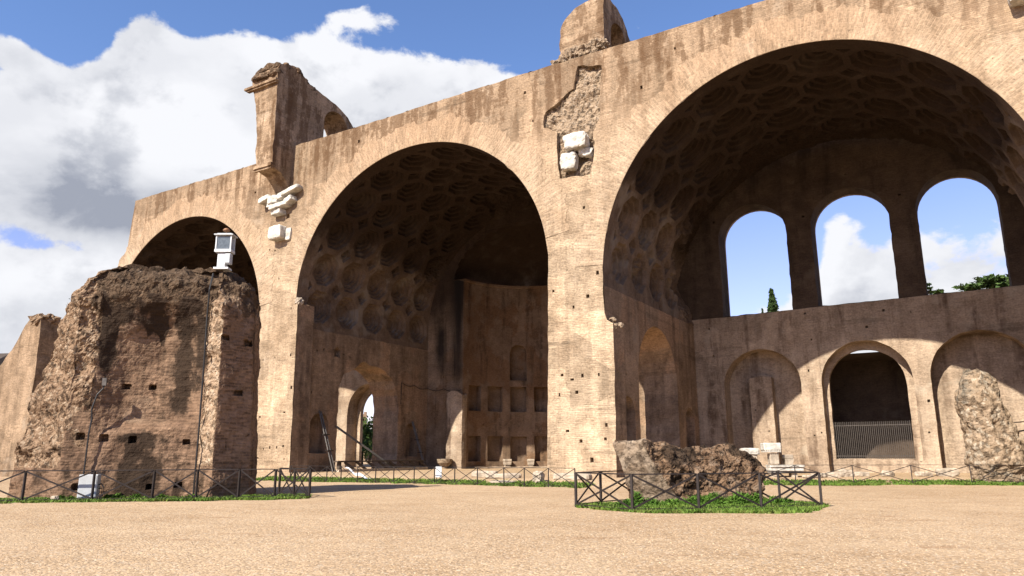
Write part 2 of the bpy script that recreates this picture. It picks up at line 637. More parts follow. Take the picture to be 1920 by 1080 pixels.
    # pits
    pit = n.ss(n.noise(P, 3.4, 4, .7), .66, .74)
    col = n.mix(n.m('MULTIPLY', pit, pitk), col, tuple(c * .35 for c in c1))
    n.put(bs.inputs['Base Color'], col)
    bs.inputs['Roughness'].default_value = .95
    h = n.m('ADD', n.m('MULTIPLY', bt.outputs['Fac'], -.5), n.m('MULTIPLY', fine, .9))
    h = n.m('ADD', h, n.m('MULTIPLY', crs, .7))
    h = n.m('ADD', h, n.m('MULTIPLY', mid, 2.0))
    h = n.m('SUBTRACT', h, n.m('MULTIPLY', pit, 1.6))
    bumpit(n, bs, h, bump)
    return m


def rubble(name, c1, c2, dark, pale, lump=3.2, bump=.10, darkk=.8, lichen=None, palek=.6):
    """lime concrete full of stone lumps and cavities; attribute 'stain' = lichen crust"""
    c1, c2, dark, pale = [tuple(c * ALB for c in k_) for k_ in (c1, c2, dark, pale)]
    lichen = tuple(c * ALB for c in lichen) if lichen else None
    m, n, bs = new_mat(name)
    P = n.n('ShaderNodeTexCoord').outputs['Object']
    nd = n.n('ShaderNodeVectorMath', operation='ADD')
    n.put(nd.inputs[0], P)
    w = n.n('ShaderNodeTexNoise')
    n.put(w.inputs['Vector'], P)
    w.inputs['Scale'].default_value = 2.5
    n.put(nd.inputs[1], n.vmul(w.outputs['Color'], (.35, .35, .35)))
    v = n.vor(nd.outputs[0], lump)
    v2 = n.vor(nd.outputs[0], lump * 2.7)
    mid = n.noise(P, 1.1, 7, .65)
    fine = n.noise(P, 11.0, 5, .7)
    sepc = n.n('ShaderNodeSeparateColor')
    n.put(sepc.inputs[0], v[1])
    col = n.mix(n.ss(n.m('ADD', n.m('MULTIPLY', sepc.outputs[0], .45), n.m('MULTIPLY', mid, .6)), .3, .75), c1, c2)
    col = n.mix(n.m('MULTIPLY', n.ss(sepc.outputs[1], .80, .88), palek), col, pale)
    g = n.m('ADD', .45, n.m('MULTIPLY', fine, 1.1))
    gv = n.n('ShaderNodeCombineColor')
    for i in range(3): n.put(gv.inputs[i], g)
    col = n.mix(1.0, col, gv.outputs[0], 'MULTIPLY')
    cav = n.ss(n.noise(P, 3.6, 6, .75), .52, .66)
    col = n.mix(n.m('MULTIPLY', cav, darkk), col, dark)
    at = n.n('ShaderNodeAttribute', attribute_name='stain')
    sm = n.ss(n.m('ADD', at.outputs['Fac'], n.m('MULTIPLY', n.m('SUBTRACT', n.noise(P, 1.9, 6, .7), .5), 1.2)), .35, .62)
    col = n.mix(n.m('MULTIPLY', sm, .85), col, lichen or dark)
    n.put(bs.inputs['Base Color'], col)
    bs.inputs['Roughness'].default_value = .97
    h = n.m('ADD', n.m('MULTIPLY', n.m('SUBTRACT', 1.0, v[0]), .55), n.m('MULTIPLY', n.m('SUBTRACT', 1.0, v2[0]), .3))
    h = n.m('ADD', h, n.m('MULTIPLY', fine, .35))
    h = n.m('ADD', h, n.m('MULTIPLY', mid, .5))
    h = n.m('SUBTRACT', h, n.m('MULTIPLY', cav, .8))
    bumpit(n, bs, h, bump)
    return m


TAN1, TAN2 = (.415, .292, .184), (.545, .412, .278)
DARKST, PALE = (.10, .058, .030), (.64, .50, .36)
M = {}
M['facade'] = masonry('facade brick', TAN1, TAN2, (.150, .083, .042), PALE, stain=.40, zstain=(22.0, 26.0, .9), bump=.05, blotch=(20.5, 25.5, .485), zone=(16.0, 26.0, (.375, .255, .160)), rep=.85, brickc=.42, crsk=.6, finek=1.5, midk=1.25, course=.11)
M['inner'] = masonry('inner wall brick and plaster', (.315, .212, .135), (.43, .305, .205), (.080, .052, .036), (.50, .40, .30), stain=.6, palek=.4, bump=.04, patch=((.47, .305, .19), .85), rep=.6, finek=1.4, midk=.9)
M['outwall'] = masonry('rough old garden wall brick', (.30, .20, .122), (.42, .295, .19), (.10, .065, .04), (.52, .43, .33), stain=.6, palek=.35, bump=.06, rep=.6, finek=1.7, midk=1.2, crsk=.8)
M['backwall'] = masonry('back wall brick', (.42, .306, .210), (.53, .41, .296), (.125, .076, .048), (.60, .51, .39), stain=.75, palek=.5, bump=.03, rep=.6, finek=1.3, midk=.9)
M['upperwall'] = masonry('dark upper wall with painted shade', (.085, .058, .040), (.14, .098, .068), (.035, .024, .018), (.26, .205, .15), stain=.65, palek=.35, bump=.04)  # darker brick, with the weaker bounced light up here also painted into the colour
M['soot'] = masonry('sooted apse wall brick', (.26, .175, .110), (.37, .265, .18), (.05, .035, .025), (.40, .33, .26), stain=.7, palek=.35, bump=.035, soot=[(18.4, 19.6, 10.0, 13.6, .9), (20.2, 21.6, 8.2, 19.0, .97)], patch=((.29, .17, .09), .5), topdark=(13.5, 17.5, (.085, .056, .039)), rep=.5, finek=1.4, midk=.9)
M['drum'] = masonry('apse brick', (.235, .155, .097), (.345, .238, .16), (.04, .028, .020), (.32, .26, .20), stain=.6, palek=.3, bump=.035, patch=((.23, .128, .066), .7))
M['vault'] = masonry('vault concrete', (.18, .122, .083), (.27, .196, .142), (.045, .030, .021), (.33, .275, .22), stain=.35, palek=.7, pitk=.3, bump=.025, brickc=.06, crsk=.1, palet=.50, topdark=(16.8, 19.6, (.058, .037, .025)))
M['ring'] = masonry('arch ring tile', TAN1, (.475, .358, .245), DARKST, PALE, course=.19, stain=.35, palek=.25, bump=.04, uv=True, brickc=.65, crsk=.7, finek=1.3, zone=(19.0, 27.0, (.39, .255, .155)))
M['brickruin'] = masonry('dark ruin brick', (.185, .112, .070), (.300, .192, .122), (.032, .021, .014), (.42, .31, .21), course=.105, stain=.85, palek=.25, bump=.05, uv=True, brickc=1.15, attr='stain', crsk=.7)
M['rubble'] = rubble('rubble core', (.225, .142, .086), (.35, .235, .148), (.055, .033, .021), (.48, .37, .26), lump=9.0, lichen=(.085, .055, .034), bump=.07)
M['palerubble'] = rubble('pale eroded brick core', (.36, .245, .155), (.48, .345, .23), (.10, .062, .04), (.56, .45, .33), lump=8.0, lichen=(.10, .065, .04), bump=.06, darkk=.55)
M['endface'] = rubble('split end face', (.235, .168, .112), (.33, .25, .175), (.08, .052, .035), (.42, .34, .26), lump=3.5, lichen=(.10, .07, .05), bump=.05, darkk=.6, palek=.3)
M['scar'] = rubble('broken masonry', (.34, .245, .16), (.46, .34, .23), (.07, .045, .03), (.42, .34, .26), lump=7.0, lichen=(.08, .055, .035))
M['tufa'] = rubble('dark tuff concrete', (.150, .090, .052), (.245, .156, .094), (.022, .014, .010), (.34, .27, .20), lump=5.5, bump=.09, lichen=(.040, .026, .017), darkk=.95, palek=.3)
M['palestone'] = rubble('pale mortar concrete', (.30, .215, .138), (.40, .295, .198), (.11, .075, .05), (.50, .43, .33), lump=5.0, bump=.06, darkk=.55, lichen=(.17, .145, .11))
M['terrace'] = plain('mossy terrace earth', (.10, .085, .055), .95, var=.4, scale=1.5)
M['marble'] = plain('weathered white marble', (.42, .39, .335), .75, var=.34, scale=2.2, bump=.08, alb=1.0)
M['stone'] = plain('cream travertine', (.47, .385, .29), .85, var=.3, scale=3.0, bump=.06)
M['iron'] = plain('dark brown painted iron', (.040, .030, .026), .55, .3, var=.2)
M['railbar'] = plain('grey weathered railing', (.085, .07, .058), .6, .2)
M['blackpipe'] = plain('black conduit', (.022, .020, .020), .5)
M['pole'] = plain('grey steel pole', (.15, .135, .12), .5, .4)
M['beam'] = plain('dark weathered timber', (.085, .062, .045), .85)
M['whitepaint'] = plain('white painted metal', (.72, .74, .76), .45, var=.05)
M['greypaint'] = plain('light grey cabinet paint', (.55, .57, .58), .5, var=.06)
M['glass'] = plain('smoky glass', (.12, .14, .15), .1, spec=.6)
M['copper'] = plain('rusty copper cap', (.30, .15, .07), .5)
M['lampyellow'] = plain('yellow brass reflector', (.55, .40, .10), .35, .3)
M['tarp'] = plain('white plastic sheet', (.72, .74, .80), .45, var=.06)
M['bark'] = plain('brown bark', (.09, .06, .04), .9)
M['towerbrick'] = plain('distant tower brick', (.33, .22, .14), .9, var=.15, scale=.4)
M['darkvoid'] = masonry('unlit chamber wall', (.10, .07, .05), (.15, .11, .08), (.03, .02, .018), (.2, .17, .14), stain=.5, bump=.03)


def leafmat(name, c1, c2, dry=0.0):
    m, n, bs = new_mat(name)
    P = n.n('ShaderNodeTexCoord').outputs['Object']
    f = n.noise(P, .9, 4, .6)
    g = n.noise(P, 9.0, 2, .5)
    c = n.mix(n.ss(n.m('ADD', n.m('MULTIPLY', f, .5), n.m('MULTIPLY', g, .5)), .35, .65), c1, c2)
    if dry:
        c = n.mix(n.m('MULTIPLY', n.ss(n.m('ADD', n.m('MULTIPLY', n.noise(P, 1.6, 4, .65), .7), n.m('MULTIPLY', n.noise(P, 14.0, 2, .5), .3)), .50, .64), dry), c, (.20, .15, .065))
    n.put(bs.inputs['Base Color'], c)
    bs.inputs['Roughness'].default_value = .7
    return m


M['grass'] = leafmat('fresh grass', (.052, .100, .014), (.108, .165, .026), .35)
M['weed'] = leafmat('leafy weed', (.036, .088, .010), (.085, .150, .022))
M['cypress'] = leafmat('cypress leaf', (.022, .040, .012), (.050, .080, .022))
M['pine'] = leafmat('pine needle', (.028, .052, .014), (.065, .100, .026))
M['tree'] = leafmat('broadleaf', (.030, .060, .014), (.080, .120, .028))


def gravel():
    m, n, bs = new_mat('tan gravel')
    P = n.n('ShaderNodeTexCoord').outputs['Object']
    sx_ = n.n('ShaderNodeSeparateXYZ')
    n.put(sx_.inputs[0], P)
    SX, SY = sx_.outputs[0], sx_.outputs[1]
    big = n.noise(P, .11, 4, .6)
    mid = n.noise(n.vmul(P, (.6, 1.0, 1.0)), .9, 6, .65)
    v = n.vor(P, 24.0)
    fine = n.noise(P, 15.0, 6, .8)
    sc = n.n('ShaderNodeSeparateColor')
    n.put(sc.inputs[0], v[1])
    col = n.mix(n.ss(n.m('ADD', n.m('MULTIPLY', big, .5), n.m('MULTIPLY', mid, .5)), .38, .62), tuple(c * ALB for c in (.445, .300, .172)), tuple(c * ALB for c in (.54, .382, .232)))
    g = n.m('ADD', .06, n.m('ADD', n.m('MULTIPLY', sc.outputs[0], .70), n.m('MULTIPLY', fine, 1.2)))
    gv = n.n('ShaderNodeCombineColor')
    for i in range(3): n.put(gv.inputs[i], g)
    col = n.mix(1.0, col, gv.outputs[0], 'MULTIPLY')
    col = n.mix(n.m('MULTIPLY', n.ss(sc.outputs[1], .86, .93), .6), col, tuple(c * ALB for c in (.72, .60, .46)))
    col = n.mix(n.m('MULTIPLY', n.ss(n.noise(P, .33, 5, .6), .50, .68), .35), col, tuple(c * ALB for c in (.60, .44, .28)))
    rot = n.vec(n.m('ADD', n.m('MULTIPLY', SX, .80), n.m('MULTIPLY', SY, .50)), n.m('MULTIPLY', n.m('SUBTRACT', n.m('MULTIPLY', SY, .85), n.m('MULTIPLY', SX, .52)), 3.2), 0.0)
    col = n.mix(n.m('MULTIPLY', n.ss(n.noise(rot, .42, 7, .72), .55, .70), .55), col, (.22, .125, .065))
    n.put(bs.inputs['Base Color'], col)
    bs.inputs['Roughness'].default_value = .95
    h = n.m('ADD', n.m('MULTIPLY', n.m('SUBTRACT', 1.0, v[0]), .5), n.m('ADD', n.m('MULTIPLY', fine, .4), n.m('MULTIPLY', mid, 1.4)))
    bumpit(n, bs, h, .03)
    return m


M['gravel'] = gravel()

# ------------------------------------------------------------------ ground
def gz(x, y):
    """gravel court, rising slightly towards the vaults"""
    x, y = np.asarray(x, float), np.asarray(y, float)
    k = np.where(x < 30, sstep(y, -6.6, -3.5), sstep(y - .5 * (x - 34.5), 0.8, 4.0))
    return .30 * k


xs = np.concatenate([[-900, -400, -150, -70], np.arange(-45, 75, .6), [100, 180, 400, 900]])
ys = np.concatenate([[-400, -150, -80], np.arange(-48, 30, .6), [45, 80, 150, 400, 1200]])
gx, gy = np.meshgrid(xs, ys, indexing='ij')
p = np.stack([gx.ravel(), gy.ravel(), 0 * gx.ravel()], 1)
p[:, 2] = gz(p[:, 0], p[:, 1]) + .035 * fbm(p, .22, 3) * (np.abs(p[:, 0]) < 80)
o = mesh('ground', p, grid_faces(len(xs), len(ys)), M['gravel'], smooth=True)
tag(o, 'tan gravel court in front of the three vaults', 'ground', kind='structure')


def blades(name, xy, size, mat, label, cat, mound=None, tilt=.6):
    """ground cover made of many small leaves"""
    if mound is None:       # thin, patchy edges
        kp = fbm(np.concatenate([xy, np.zeros((len(xy), 1))], 1), 1.1, 4) + RNG.normal(0, .25, len(xy)) > -.32
        xy = xy[kp]
    n = len(xy)
    a = RNG.uniform(0, 2 * PI, n)
    h = size * RNG.uniform(.5, 1.3, n)
    w = h * RNG.uniform(.25, .5, n)
    z0 = gz(xy[:, 0], xy[:, 1]) - .01
    if mound is not None: z0 = z0 + mound
    lean = RNG.normal(0, tilt, (n, 2)) * h[:, None]
    V = np.zeros((n, 3, 3))
    V[:, 0] = np.stack([xy[:, 0] + np.cos(a) * w, xy[:, 1] + np.sin(a) * w, z0], 1)
    V[:, 1] = np.stack([xy[:, 0] - np.cos(a) * w, xy[:, 1] - np.sin(a) * w, z0], 1)
    V[:, 2] = np.stack([xy[:, 0] + lean[:, 0], xy[:, 1] + lean[:, 1], z0 + h], 1)
    o = mesh(name, V.reshape(-1, 3), np.arange(n * 3).reshape(n, 3).tolist(), mat)
    return tag(o, label, cat, kind='stuff')


def strip_pts(line, half_in, half_out, n, ragged=.5):
    """random points in a ragged strip along a polyline"""
    line = np.array(line, float)
    seg = np.linalg.norm(np.diff(line, axis=0), axis=1)
    cum = np.concatenate([[0], np.cumsum(seg)])
    t = RNG.uniform(0, cum[-1], n)
    i = np.clip(np.searchsorted(cum, t) - 1, 0, len(seg) - 1)
    q = line[i] + (line[i + 1] - line[i]) * ((t - cum[i]) / seg[i])[:, None]
    dr = (line[i + 1] - line[i]) / seg[i][:, None]
    nm = np.stack([-dr[:, 1], dr[:, 0]], 1)
    edge = 1 + ragged * fbm(np.stack([t, t * 0, t * 0], 1), .8, 3)
    w = RNG.uniform(-half_out * edge, half_in, n)
    return q + nm * w[:, None]


# ------------------------------------------------------------------ the basilica
BAS = empty('ancient_basilica', (0, 0, 0), label='huge roofless brick basilica with three open coffered vaults', cat='ruin')
B1 = dict(xl=-26.96, w=22.72, H=12.39, r=11.11)
B2 = dict(xl=0.0, w=23.235, H=13.70, r=10.81)
B3 = dict(xl=27.07, w=23.08, H=12.31, r=11.95)
YB = 17.37
ZI = 11.75


def arc_pts(b, n=64, grow=0.0):
    xc = b['xl'] + b['w'] / 2
    return [(xc + (b['w'] / 2 + grow) * math.cos(PI * i / n), b['H'] + (b['r'] + grow) * math.sin(PI * i / n)) for i in range(n + 1)]   # right to left


FR = lambda a, b, d: (a, d, b)                # front facing wall, depth goes north
def front_at(y): return lambda a, b, d: (a, y + d, b)
def east_at(x): return lambda a, b, d: (x - d, a, b)     # wall facing +x, depth goes -x
def west_at(x): return lambda a, b, d: (x + d, a, b)


# front wall outline
top = [(-24.35, 26.85), (-20, 26.9), (-12, 26.9), (-5.0, 26.95), (-1.6, 27.55), (8, 27.5), (15, 27.6), (22, 27.65), (30, 27.6), (40, 27.6), (57, 27.6)]
outer = [(-28.3, -.5), (-27.9, 10), (-25.6, 17.0), (-24.95, 20.7), (-24.7, 23.3)] + top + [(57, -.5), (50.15 + .0, -.5), (50.15, B3['H'])]
outer += arc_pts(B3)[1:-1] + [(27.07, B3['H']), (27.07, 10.0), (27.25, 9.6), (27.62, 9.35), (27.6, 4.0), (27.5, -.5)]
outer += [(22.95, -.5), (23.1, 6.0), (23.235, B2['H'])] + arc_pts(B2)[1:-1] + [(0.02, B2['H']), (.25, B2['H'] - .15), (.35, 8.0), (.5, -.5)]
outer += [(-4.5, -.5), (-4.24, 5.0), (-4.24, B1['H'])] + arc_pts(B1)[1:-1] + [(-26.96, B1['H']), (-26.9, -.5)]
outer = outer[::-1] if False else outer
hs = [(-3.6, 18.6), (-2.9, 18.4), (-.6, 17.7), (-2.2, 15.9), (-.5, 13.2), (-3.4, 9.2), (-.2, 9.4), (-2.0, 9.3), (.1, 6.8), (-3.3, 4.6), (-.5, 4.9), (-3.5, 2.2), (-2.6, 2.1), (-1.9, 2.2), (-1.1, 2.2), (-.4, 2.3), (-3.2, 1.4), (-.2, 1.3),
      (24.2, 16.8), (25.9, 17.0), (23.6, 11.8), (26.0, 11.2), (25.0, 10.6), (26.7, 12.6), (24.1, 6.4), (24.8, 6.1), (25.5, 6.3), (26.6, 6.3), (23.9, 5.2), (25.1, 5.3), (24.4, 3.0), (25.3, 2.4), (26.9, 2.5), (26.0, 1.3), (27.0, 3.3),
      (3.2, 22.0), (6.1, 26.2), (-6.0, 24.2), (21.6, 26.2), (22.2, 23.9), (52.0, 21.0), (53.0, 15.0), (52.2, 9.0), (30.1, 24.2), (32.4, 26.2)]
holes = sockets(hs, .24)
scar = [(24.15, 19.3), (26.55, 19.1), (26.7, 22.0), (27.2, 23.0), (27.45, 26.6), (25.7, 26.9), (25.3, 25.4), (23.15, 24.3), (23.05, 23.2), (24.05, 22.6)]
holes.append(dict(poly=scar, depth=.34, own='rubble_scar', mat=M['scar'], jit=.16, rough=.30, bstep=.12))
for zz, x0, x1, dz in ((22.9, 2.6, 3.1, .8), (21.0, -1.9, -1.4, .5)):
    holes.append(dict(poly=[(x0, zz), (x1, zz + .1), (x1 - .05, zz + dz), (x0 + .1, zz + dz * .9)], depth=.35, jit=.06))
fw_ = wall('front_wall', outer, holes, FR, M['facade'], BAS, jit=.05, step=.5)
# thickness of the front wall along its broken top and left edge
edge = dense([(-28.3, -.5), (-27.9, 10), (-25.6, 17.0), (-24.95, 20.7), (-24.7, 23.3)] + top + [(57, -.5)], .5, 0)
V, Fc = [], []
for i, (a, b) in enumerate(edge):
    for j, yy in enumerate((.02, 1.0, 2.2, 4.0)):
        V.append((a, yy, b - .06 + .12 * math.sin(i * 1.7 + j * 2.1) * (b > 1)))
Fc = grid_faces(len(edge), 4)
mesh('wall_coping', V, Fc, M['facade'], BAS)

# tile rings round the three arches
for b, t0, t1 in ((B1, .04, .99), (B2, .05, .95), (B3, .02, .98)):
    n = 150
    V, UV, Fc = [], [], []
    xc = b['xl'] + b['w'] / 2
    rings = (0.0, .95, .98, 1.85)
    for k, g in enumerate(rings):
        for i in range(n):
            t = PI * (t0 + (t1 - t0) * i / (n - 1))
            jit = (.22 * math.sin(i * .37 + b['w']) + random.uniform(-.22, .22)) * (k == 3)
            gg = g + jit
            pr = .035 if k < 2 else .022
            V.append((xc + (b['w'] / 2 + gg) * math.cos(t), -pr, b['H'] + (b['r'] + gg) * math.sin(t)))
            UV.append((gg, t * (b['w'] / 2 + .9)))
    nv = len(V)
    for i in range(n):      # soffit return and outer return
        x, y, z = V[i]
        V.append((x, .02, z)); UV.append(UV[i])
    for i in range(n):
        x, y, z = V[3 * n + i]
        V.append((x, .01, z)); UV.append(UV[3 * n + i])
    Fc = grid_faces(4, n)
    for i in range(n - 1):
        Fc.append((nv + i, i, i + 1, nv + i + 1)[::-1])
        Fc.append((3 * n + i, nv + n + i, nv + n + i + 1, 3 * n + i + 1))
    Fc = [q[::-1] for q in Fc]
    mesh('arch_ring', V, Fc, M['ring'], BAS, uv=UV)


# ---- vaults with stepped octagonal coffers
def vault(b, ns, ny, damage, lost=0.0):
    a, r, H = b['w'] / 2, b['r'], b['H']
    xc = b['xl'] + a
    tt = np.linspace(0, PI, 1500)
    px = np.concatenate([[xc - a], xc - a * np.cos(tt), [xc + a]])
    pz = np.concatenate([[ZI], H + r * np.sin(tt), [ZI]])
    L = np.concatenate([[0], np.cumsum(np.hypot(np.diff(px), np.diff(pz)))])
    s = np.linspace(0, L[-1], ns)
    X, Z = np.interp(s, L, px), np.interp(s, L, pz)
    nx, nz = -np.gradient(Z, s), np.gradient(X, s)
    q = np.hypot(nx, nz)
    nx, nz = nx / q, nz / q          # outward (into the masonry)
    y = np.linspace(0.02, YB, ny)
    Sg, Yg = np.meshgrid(s, y, indexing='ij')
    base = np.stack([np.repeat(X, ny), Yg.ravel(), np.repeat(Z, ny)], 1)
    pit_s = (L[-1] - 2 * 1.95) / 11
    wob = .10 * fbm(base, .9, 3).reshape(Sg.shape)
    ks = np.round((Sg - 1.95) / pit_s)
    ky = np.round((Yg - 2.6) / 3.29)
    da, dy = np.abs(Sg - 1.95 - ks * pit_s), np.abs(Yg - 2.6 - ky * 3.29)
    valid = (ks >= 0) & (ks <= 11) & (ky >= 0) & (ky <= 4)
    m = np.maximum(np.maximum(da, dy), (da + dy) / 1.4142) + wob * .35
    dep = .30 * (1 - sstep(m, 1.27, 1.34)) + .26 * (1 - sstep(m, .97, 1.03)) + .22 * (1 - sstep(m, .68, .73)) + .17 * (1 - sstep(m, .38, .43))
    # small lozenges between
    ks2, ky2 = np.floor((Sg - 1.95) / pit_s) + .5, np.floor((Yg - 2.6) / 3.29) + .5
    da2, dy2 = np.abs(Sg - 1.95 - ks2 * pit_s), np.abs(Yg - 2.6 - ky2 * 3.29)
    m2 = da2 + dy2 + wob * .4
    dep2 = .28 * (1 - sstep(m2, .56, .62)) + .20 * (1 - sstep(m2, .28, .33))
    dep = np.where(valid, dep, 0) + dep2 * (Yg > 1.2) * (Yg < 16.4) * (Sg > 1.5) * (Sg < L[-1] - 1.5)
    dmg = sstep(fbm(base, .16, 3).reshape(Sg.shape) + damage(Sg / L[-1], Yg), .10, .40)
    rough = fbm(base, 1.1, 5, .6).reshape(Sg.shape)
    fine = fbm(base, 3.0, 3, .6).reshape(Sg.shape)
    dep = dep * (1 - .75 * dmg) + dmg * (.30 * rough + .25) + .022 * rough + .010 * fine
    tap = np.minimum(sstep(Yg, .05, .6), sstep(YB - Yg, .0, .5))
    dep = dep * tap
    if lost:        # the innermost strip has lost its lining
        edge_ = sstep(Yg + .9 * fbm(base * np.array([1, .4, 1]), .45, 3).reshape(Sg.shape) + .25 * rough, 13.3, 13.75)
        hh = np.minimum(Sg, L[-1] - Sg)
        dep = dep * (1 - edge_) + edge_ * (lost * (.62 + .38 * sstep(14.0 - hh, 0, 7)) * sstep(hh, .6, 3.2) + .14 * rough + .06 * fine)
    V = base + np.stack([np.repeat(nx, ny) * dep.ravel(), 0 * dep.ravel(), np.repeat(nz, ny) * dep.ravel()], 1)
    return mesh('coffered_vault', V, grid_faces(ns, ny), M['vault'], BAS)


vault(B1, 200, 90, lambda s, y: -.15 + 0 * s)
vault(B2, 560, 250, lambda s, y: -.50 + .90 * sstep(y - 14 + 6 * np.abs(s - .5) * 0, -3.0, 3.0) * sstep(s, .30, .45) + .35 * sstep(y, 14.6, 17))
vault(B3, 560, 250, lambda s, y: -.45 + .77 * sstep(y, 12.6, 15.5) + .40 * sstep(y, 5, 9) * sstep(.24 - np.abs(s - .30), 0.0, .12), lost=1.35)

# ---- partition walls with their arched passages and little niches
R_IN = M['inner']
hol = [dict(poly=arch(2.25, 4.25, 1.75, 4.0, .95), depth=1.0, own='niche', jit=.05),
       dict(poly=arch(14.1, 16.05, 1.45, 3.6, .95), depth=1.0, own='niche', jit=.05),
       dict(poly=[(5.28, -.4), (13.07, -.4), (13.07, 5.9), (12.75, 7.3), (12.1, 8.3), (11.2, 9.0), (10.1, 9.4), (9.0, 9.5), (8.1, 9.75), (7.4, 9.2), (6.5, 8.6), (5.7, 8.3), (5.25, 7.0)], depth=3.05, own='passage', back=False, jit=.10)]
hol += sockets([(1.95, 10.2), (2.6, 10.0), (3.3, 10.2), (4.0, 10.1), (5.6, 10.05), (6.4, 9.9), (2.2, 6.6), (3.2, 6.4), (13.9, 9.3), (14.4, 9.3), (4.7, 2.1), (13.6, 2.0), (13.7, 7.2)], .2)
hol.append(dict(poly=[(4.5, 9.75), (5.2, 9.7), (5.3, 10.35), (4.9, 10.6), (4.45, 10.3)], depth=.5, jit=.08))
wall('side_wall', [(0.0, -.5), (YB, -.5), (YB, ZI), (0.0, ZI)], hol, east_at(0.05), R_IN, BAS, step=.6)
hol = [dict(poly=arch(1.99, 4.22, 1.9, 4.2, 1.0), depth=1.1, own='niche', jit=.04),
       dict(poly=arch(14.2, 16.3, 1.9, 4.1, .95), depth=1.1, own='niche', jit=.04),
       dict(poly=arch(5.03, 12.62, -.4, 6.6, 3.8, 28), depth=2.6, own='passage', back=False, jit=.05)]
hol += sockets([(3.0, 6.6), (1.4, 7.9), (3.8, 8.7), (2.4, 8.4), (13.3, 8.2), (15.5, 6.6), (13.4, 4.5)], .2)
wall('side_wall', [(0.0, -.5), (YB, -.5), (YB, ZI), (0.0, ZI)], hol, east_at(27.12), R_IN, BAS, step=.6)
hol = [dict(poly=arch(3.6, 14.6, -.4, 6.2, 4.5, 28), depth=.6, own='passage', back=False)]
wall('side_wall', [(0.0, -.5), (YB, -.5), (YB, ZI), (0.0, ZI)], hol, west_at(-4.24), R_IN, BAS, step=1.0)
hol = [dict(poly=arch(3.6, 14.2, -.4, 6.2, 4.5, 28), depth=.9, own='passage', back=False)]
wall('side_wall', [(0.0, -.5), (YB, -.5), (YB, ZI), (0.0, ZI)], hol, west_at(23.2), R_IN, BAS, step=1.0)
wall('side_wall', [(0.0, -.5), (YB, -.5), (YB, ZI), (0.0, ZI)], [dict(poly=arch(5.03, 12.62, -.4, 6.6, 3.8), depth=1.5, own='niche')], west_at(50.15), R_IN, BAS, step=1.0)
wall('side_wall', [(0.0, -.5), (YB, -.5), (YB, ZI), (0.0, ZI)], [dict(poly=arch(5.03, 12.62, -.4, 6.6, 3.8), depth=1.5, own='niche')], east_at(-26.96), R_IN, BAS, step=1.0)


def jamb(x, y1, zt, jag, mat, xt):
    """flat pilaster lining the arch opening, tapering from x at the foot to xt at the top"""
    zs = np.linspace(-.4, zt, 26)
    ysn = np.linspace(.03, y1, 6)
    V = []
    for z in zs:
        xx = x + (xt - x) * z / zt
        for yy in ysn:
            V.append((xx, yy, z))
    V = np.array(V)
    V[:, 0] += .03 * fbm(V, .9, 3)
    nz, nyy = len(zs), len(ysn)
    Fc = [q[::-1] for q in grid_faces(nz, nyy)]
    b = len(V)
    Vb = [(min(x, xt) - .7, y1, z) for z in zs]
    V = np.concatenate([V, Vb])
    for i in range(nz - 1):
        Fc.append((i * nyy + nyy - 1, b + i, b + i + 1, (i + 1) * nyy + nyy - 1)[::-1])
    # broken top
    k = len(V)
    gxx, gyy = np.meshgrid(np.linspace(min(x, xt) - .8, xt, 9), np.linspace(.03, y1, 9), indexing='ij')
    T = np.stack([gxx.ravel(), gyy.ravel(), np.full(gxx.size, zt)], 1)
    T[:, 2] += jag * (fbm(T, 1.5, 4) + .1)
    T[gxx.ravel() >= xt - .01, 2] = zt
    T[:, 0] = np.minimum(T[:, 0], xt)
    V = np.concatenate([V, T])
    Fc += [tuple(k + i for i in q) for q in grid_faces(9, 9)]
    return mesh('pilaster', V, Fc, mat, BAS)


jamb(.5, 1.75, 13.55, .12, R_IN, .28)
jamb(27.52, 1.73, 9.3, .45, R_IN, 27.62)


def lump(name, c, s, mat, parent=None, rough=.12, seed=0, n=14, power=5.0, rz=0.0, tilt=0.0, freq=1.2, attr=None):
    """roughly squared block of stone"""
    u = np.linspace(-PI / 2, PI / 2, n)
    w = np.linspace(0, 2 * PI, 2 * n, endpoint=False)
    U, Wd = np.meshgrid(u, w, indexing='ij')
    dvec = np.stack([np.cos(U) * np.cos(Wd), np.cos(U) * np.sin(Wd), np.sin(U)], -1).reshape(-1, 3)
    k = (np.abs(dvec) ** power).sum(1) ** (-1 / power)
    v = dvec * k[:, None] * np.array(s) / 2
    ns_ = fbm(v * freq / max(s) * 2 + seed * 7.1, 1.6, 4, .55)
    v = v + dvec * (rough * min(s) * ns_)[:, None]
    R = np.array(Matrix.Rotation(rz, 3, 'Z') @ Matrix.Rotation(tilt, 3, 'Y'))
    v = v @ R.T + np.array(c)
    return mesh(name, v, grid_faces(n, 2 * n, True), mat, parent, attrs=attr and {'stain': np.full(len(v), attr)})


# rubble clinging to the broken pilaster of the middle pier
for i in range(9):
    lump('rubble', (27.35 + random.uniform(-.1, .25), .25 + random.uniform(-.1, 1.2), 9.35 + random.uniform(-.15, .3)), [random.uniform(.25, .55) for _ in range(3)], M['scar'], BAS, .2, i, n=8, power=3) if i < 6 else None
lump('capital', (.12, .25, 13.75), (.5, .6, .55), M['stone'], BAS, .2, 3, n=10)

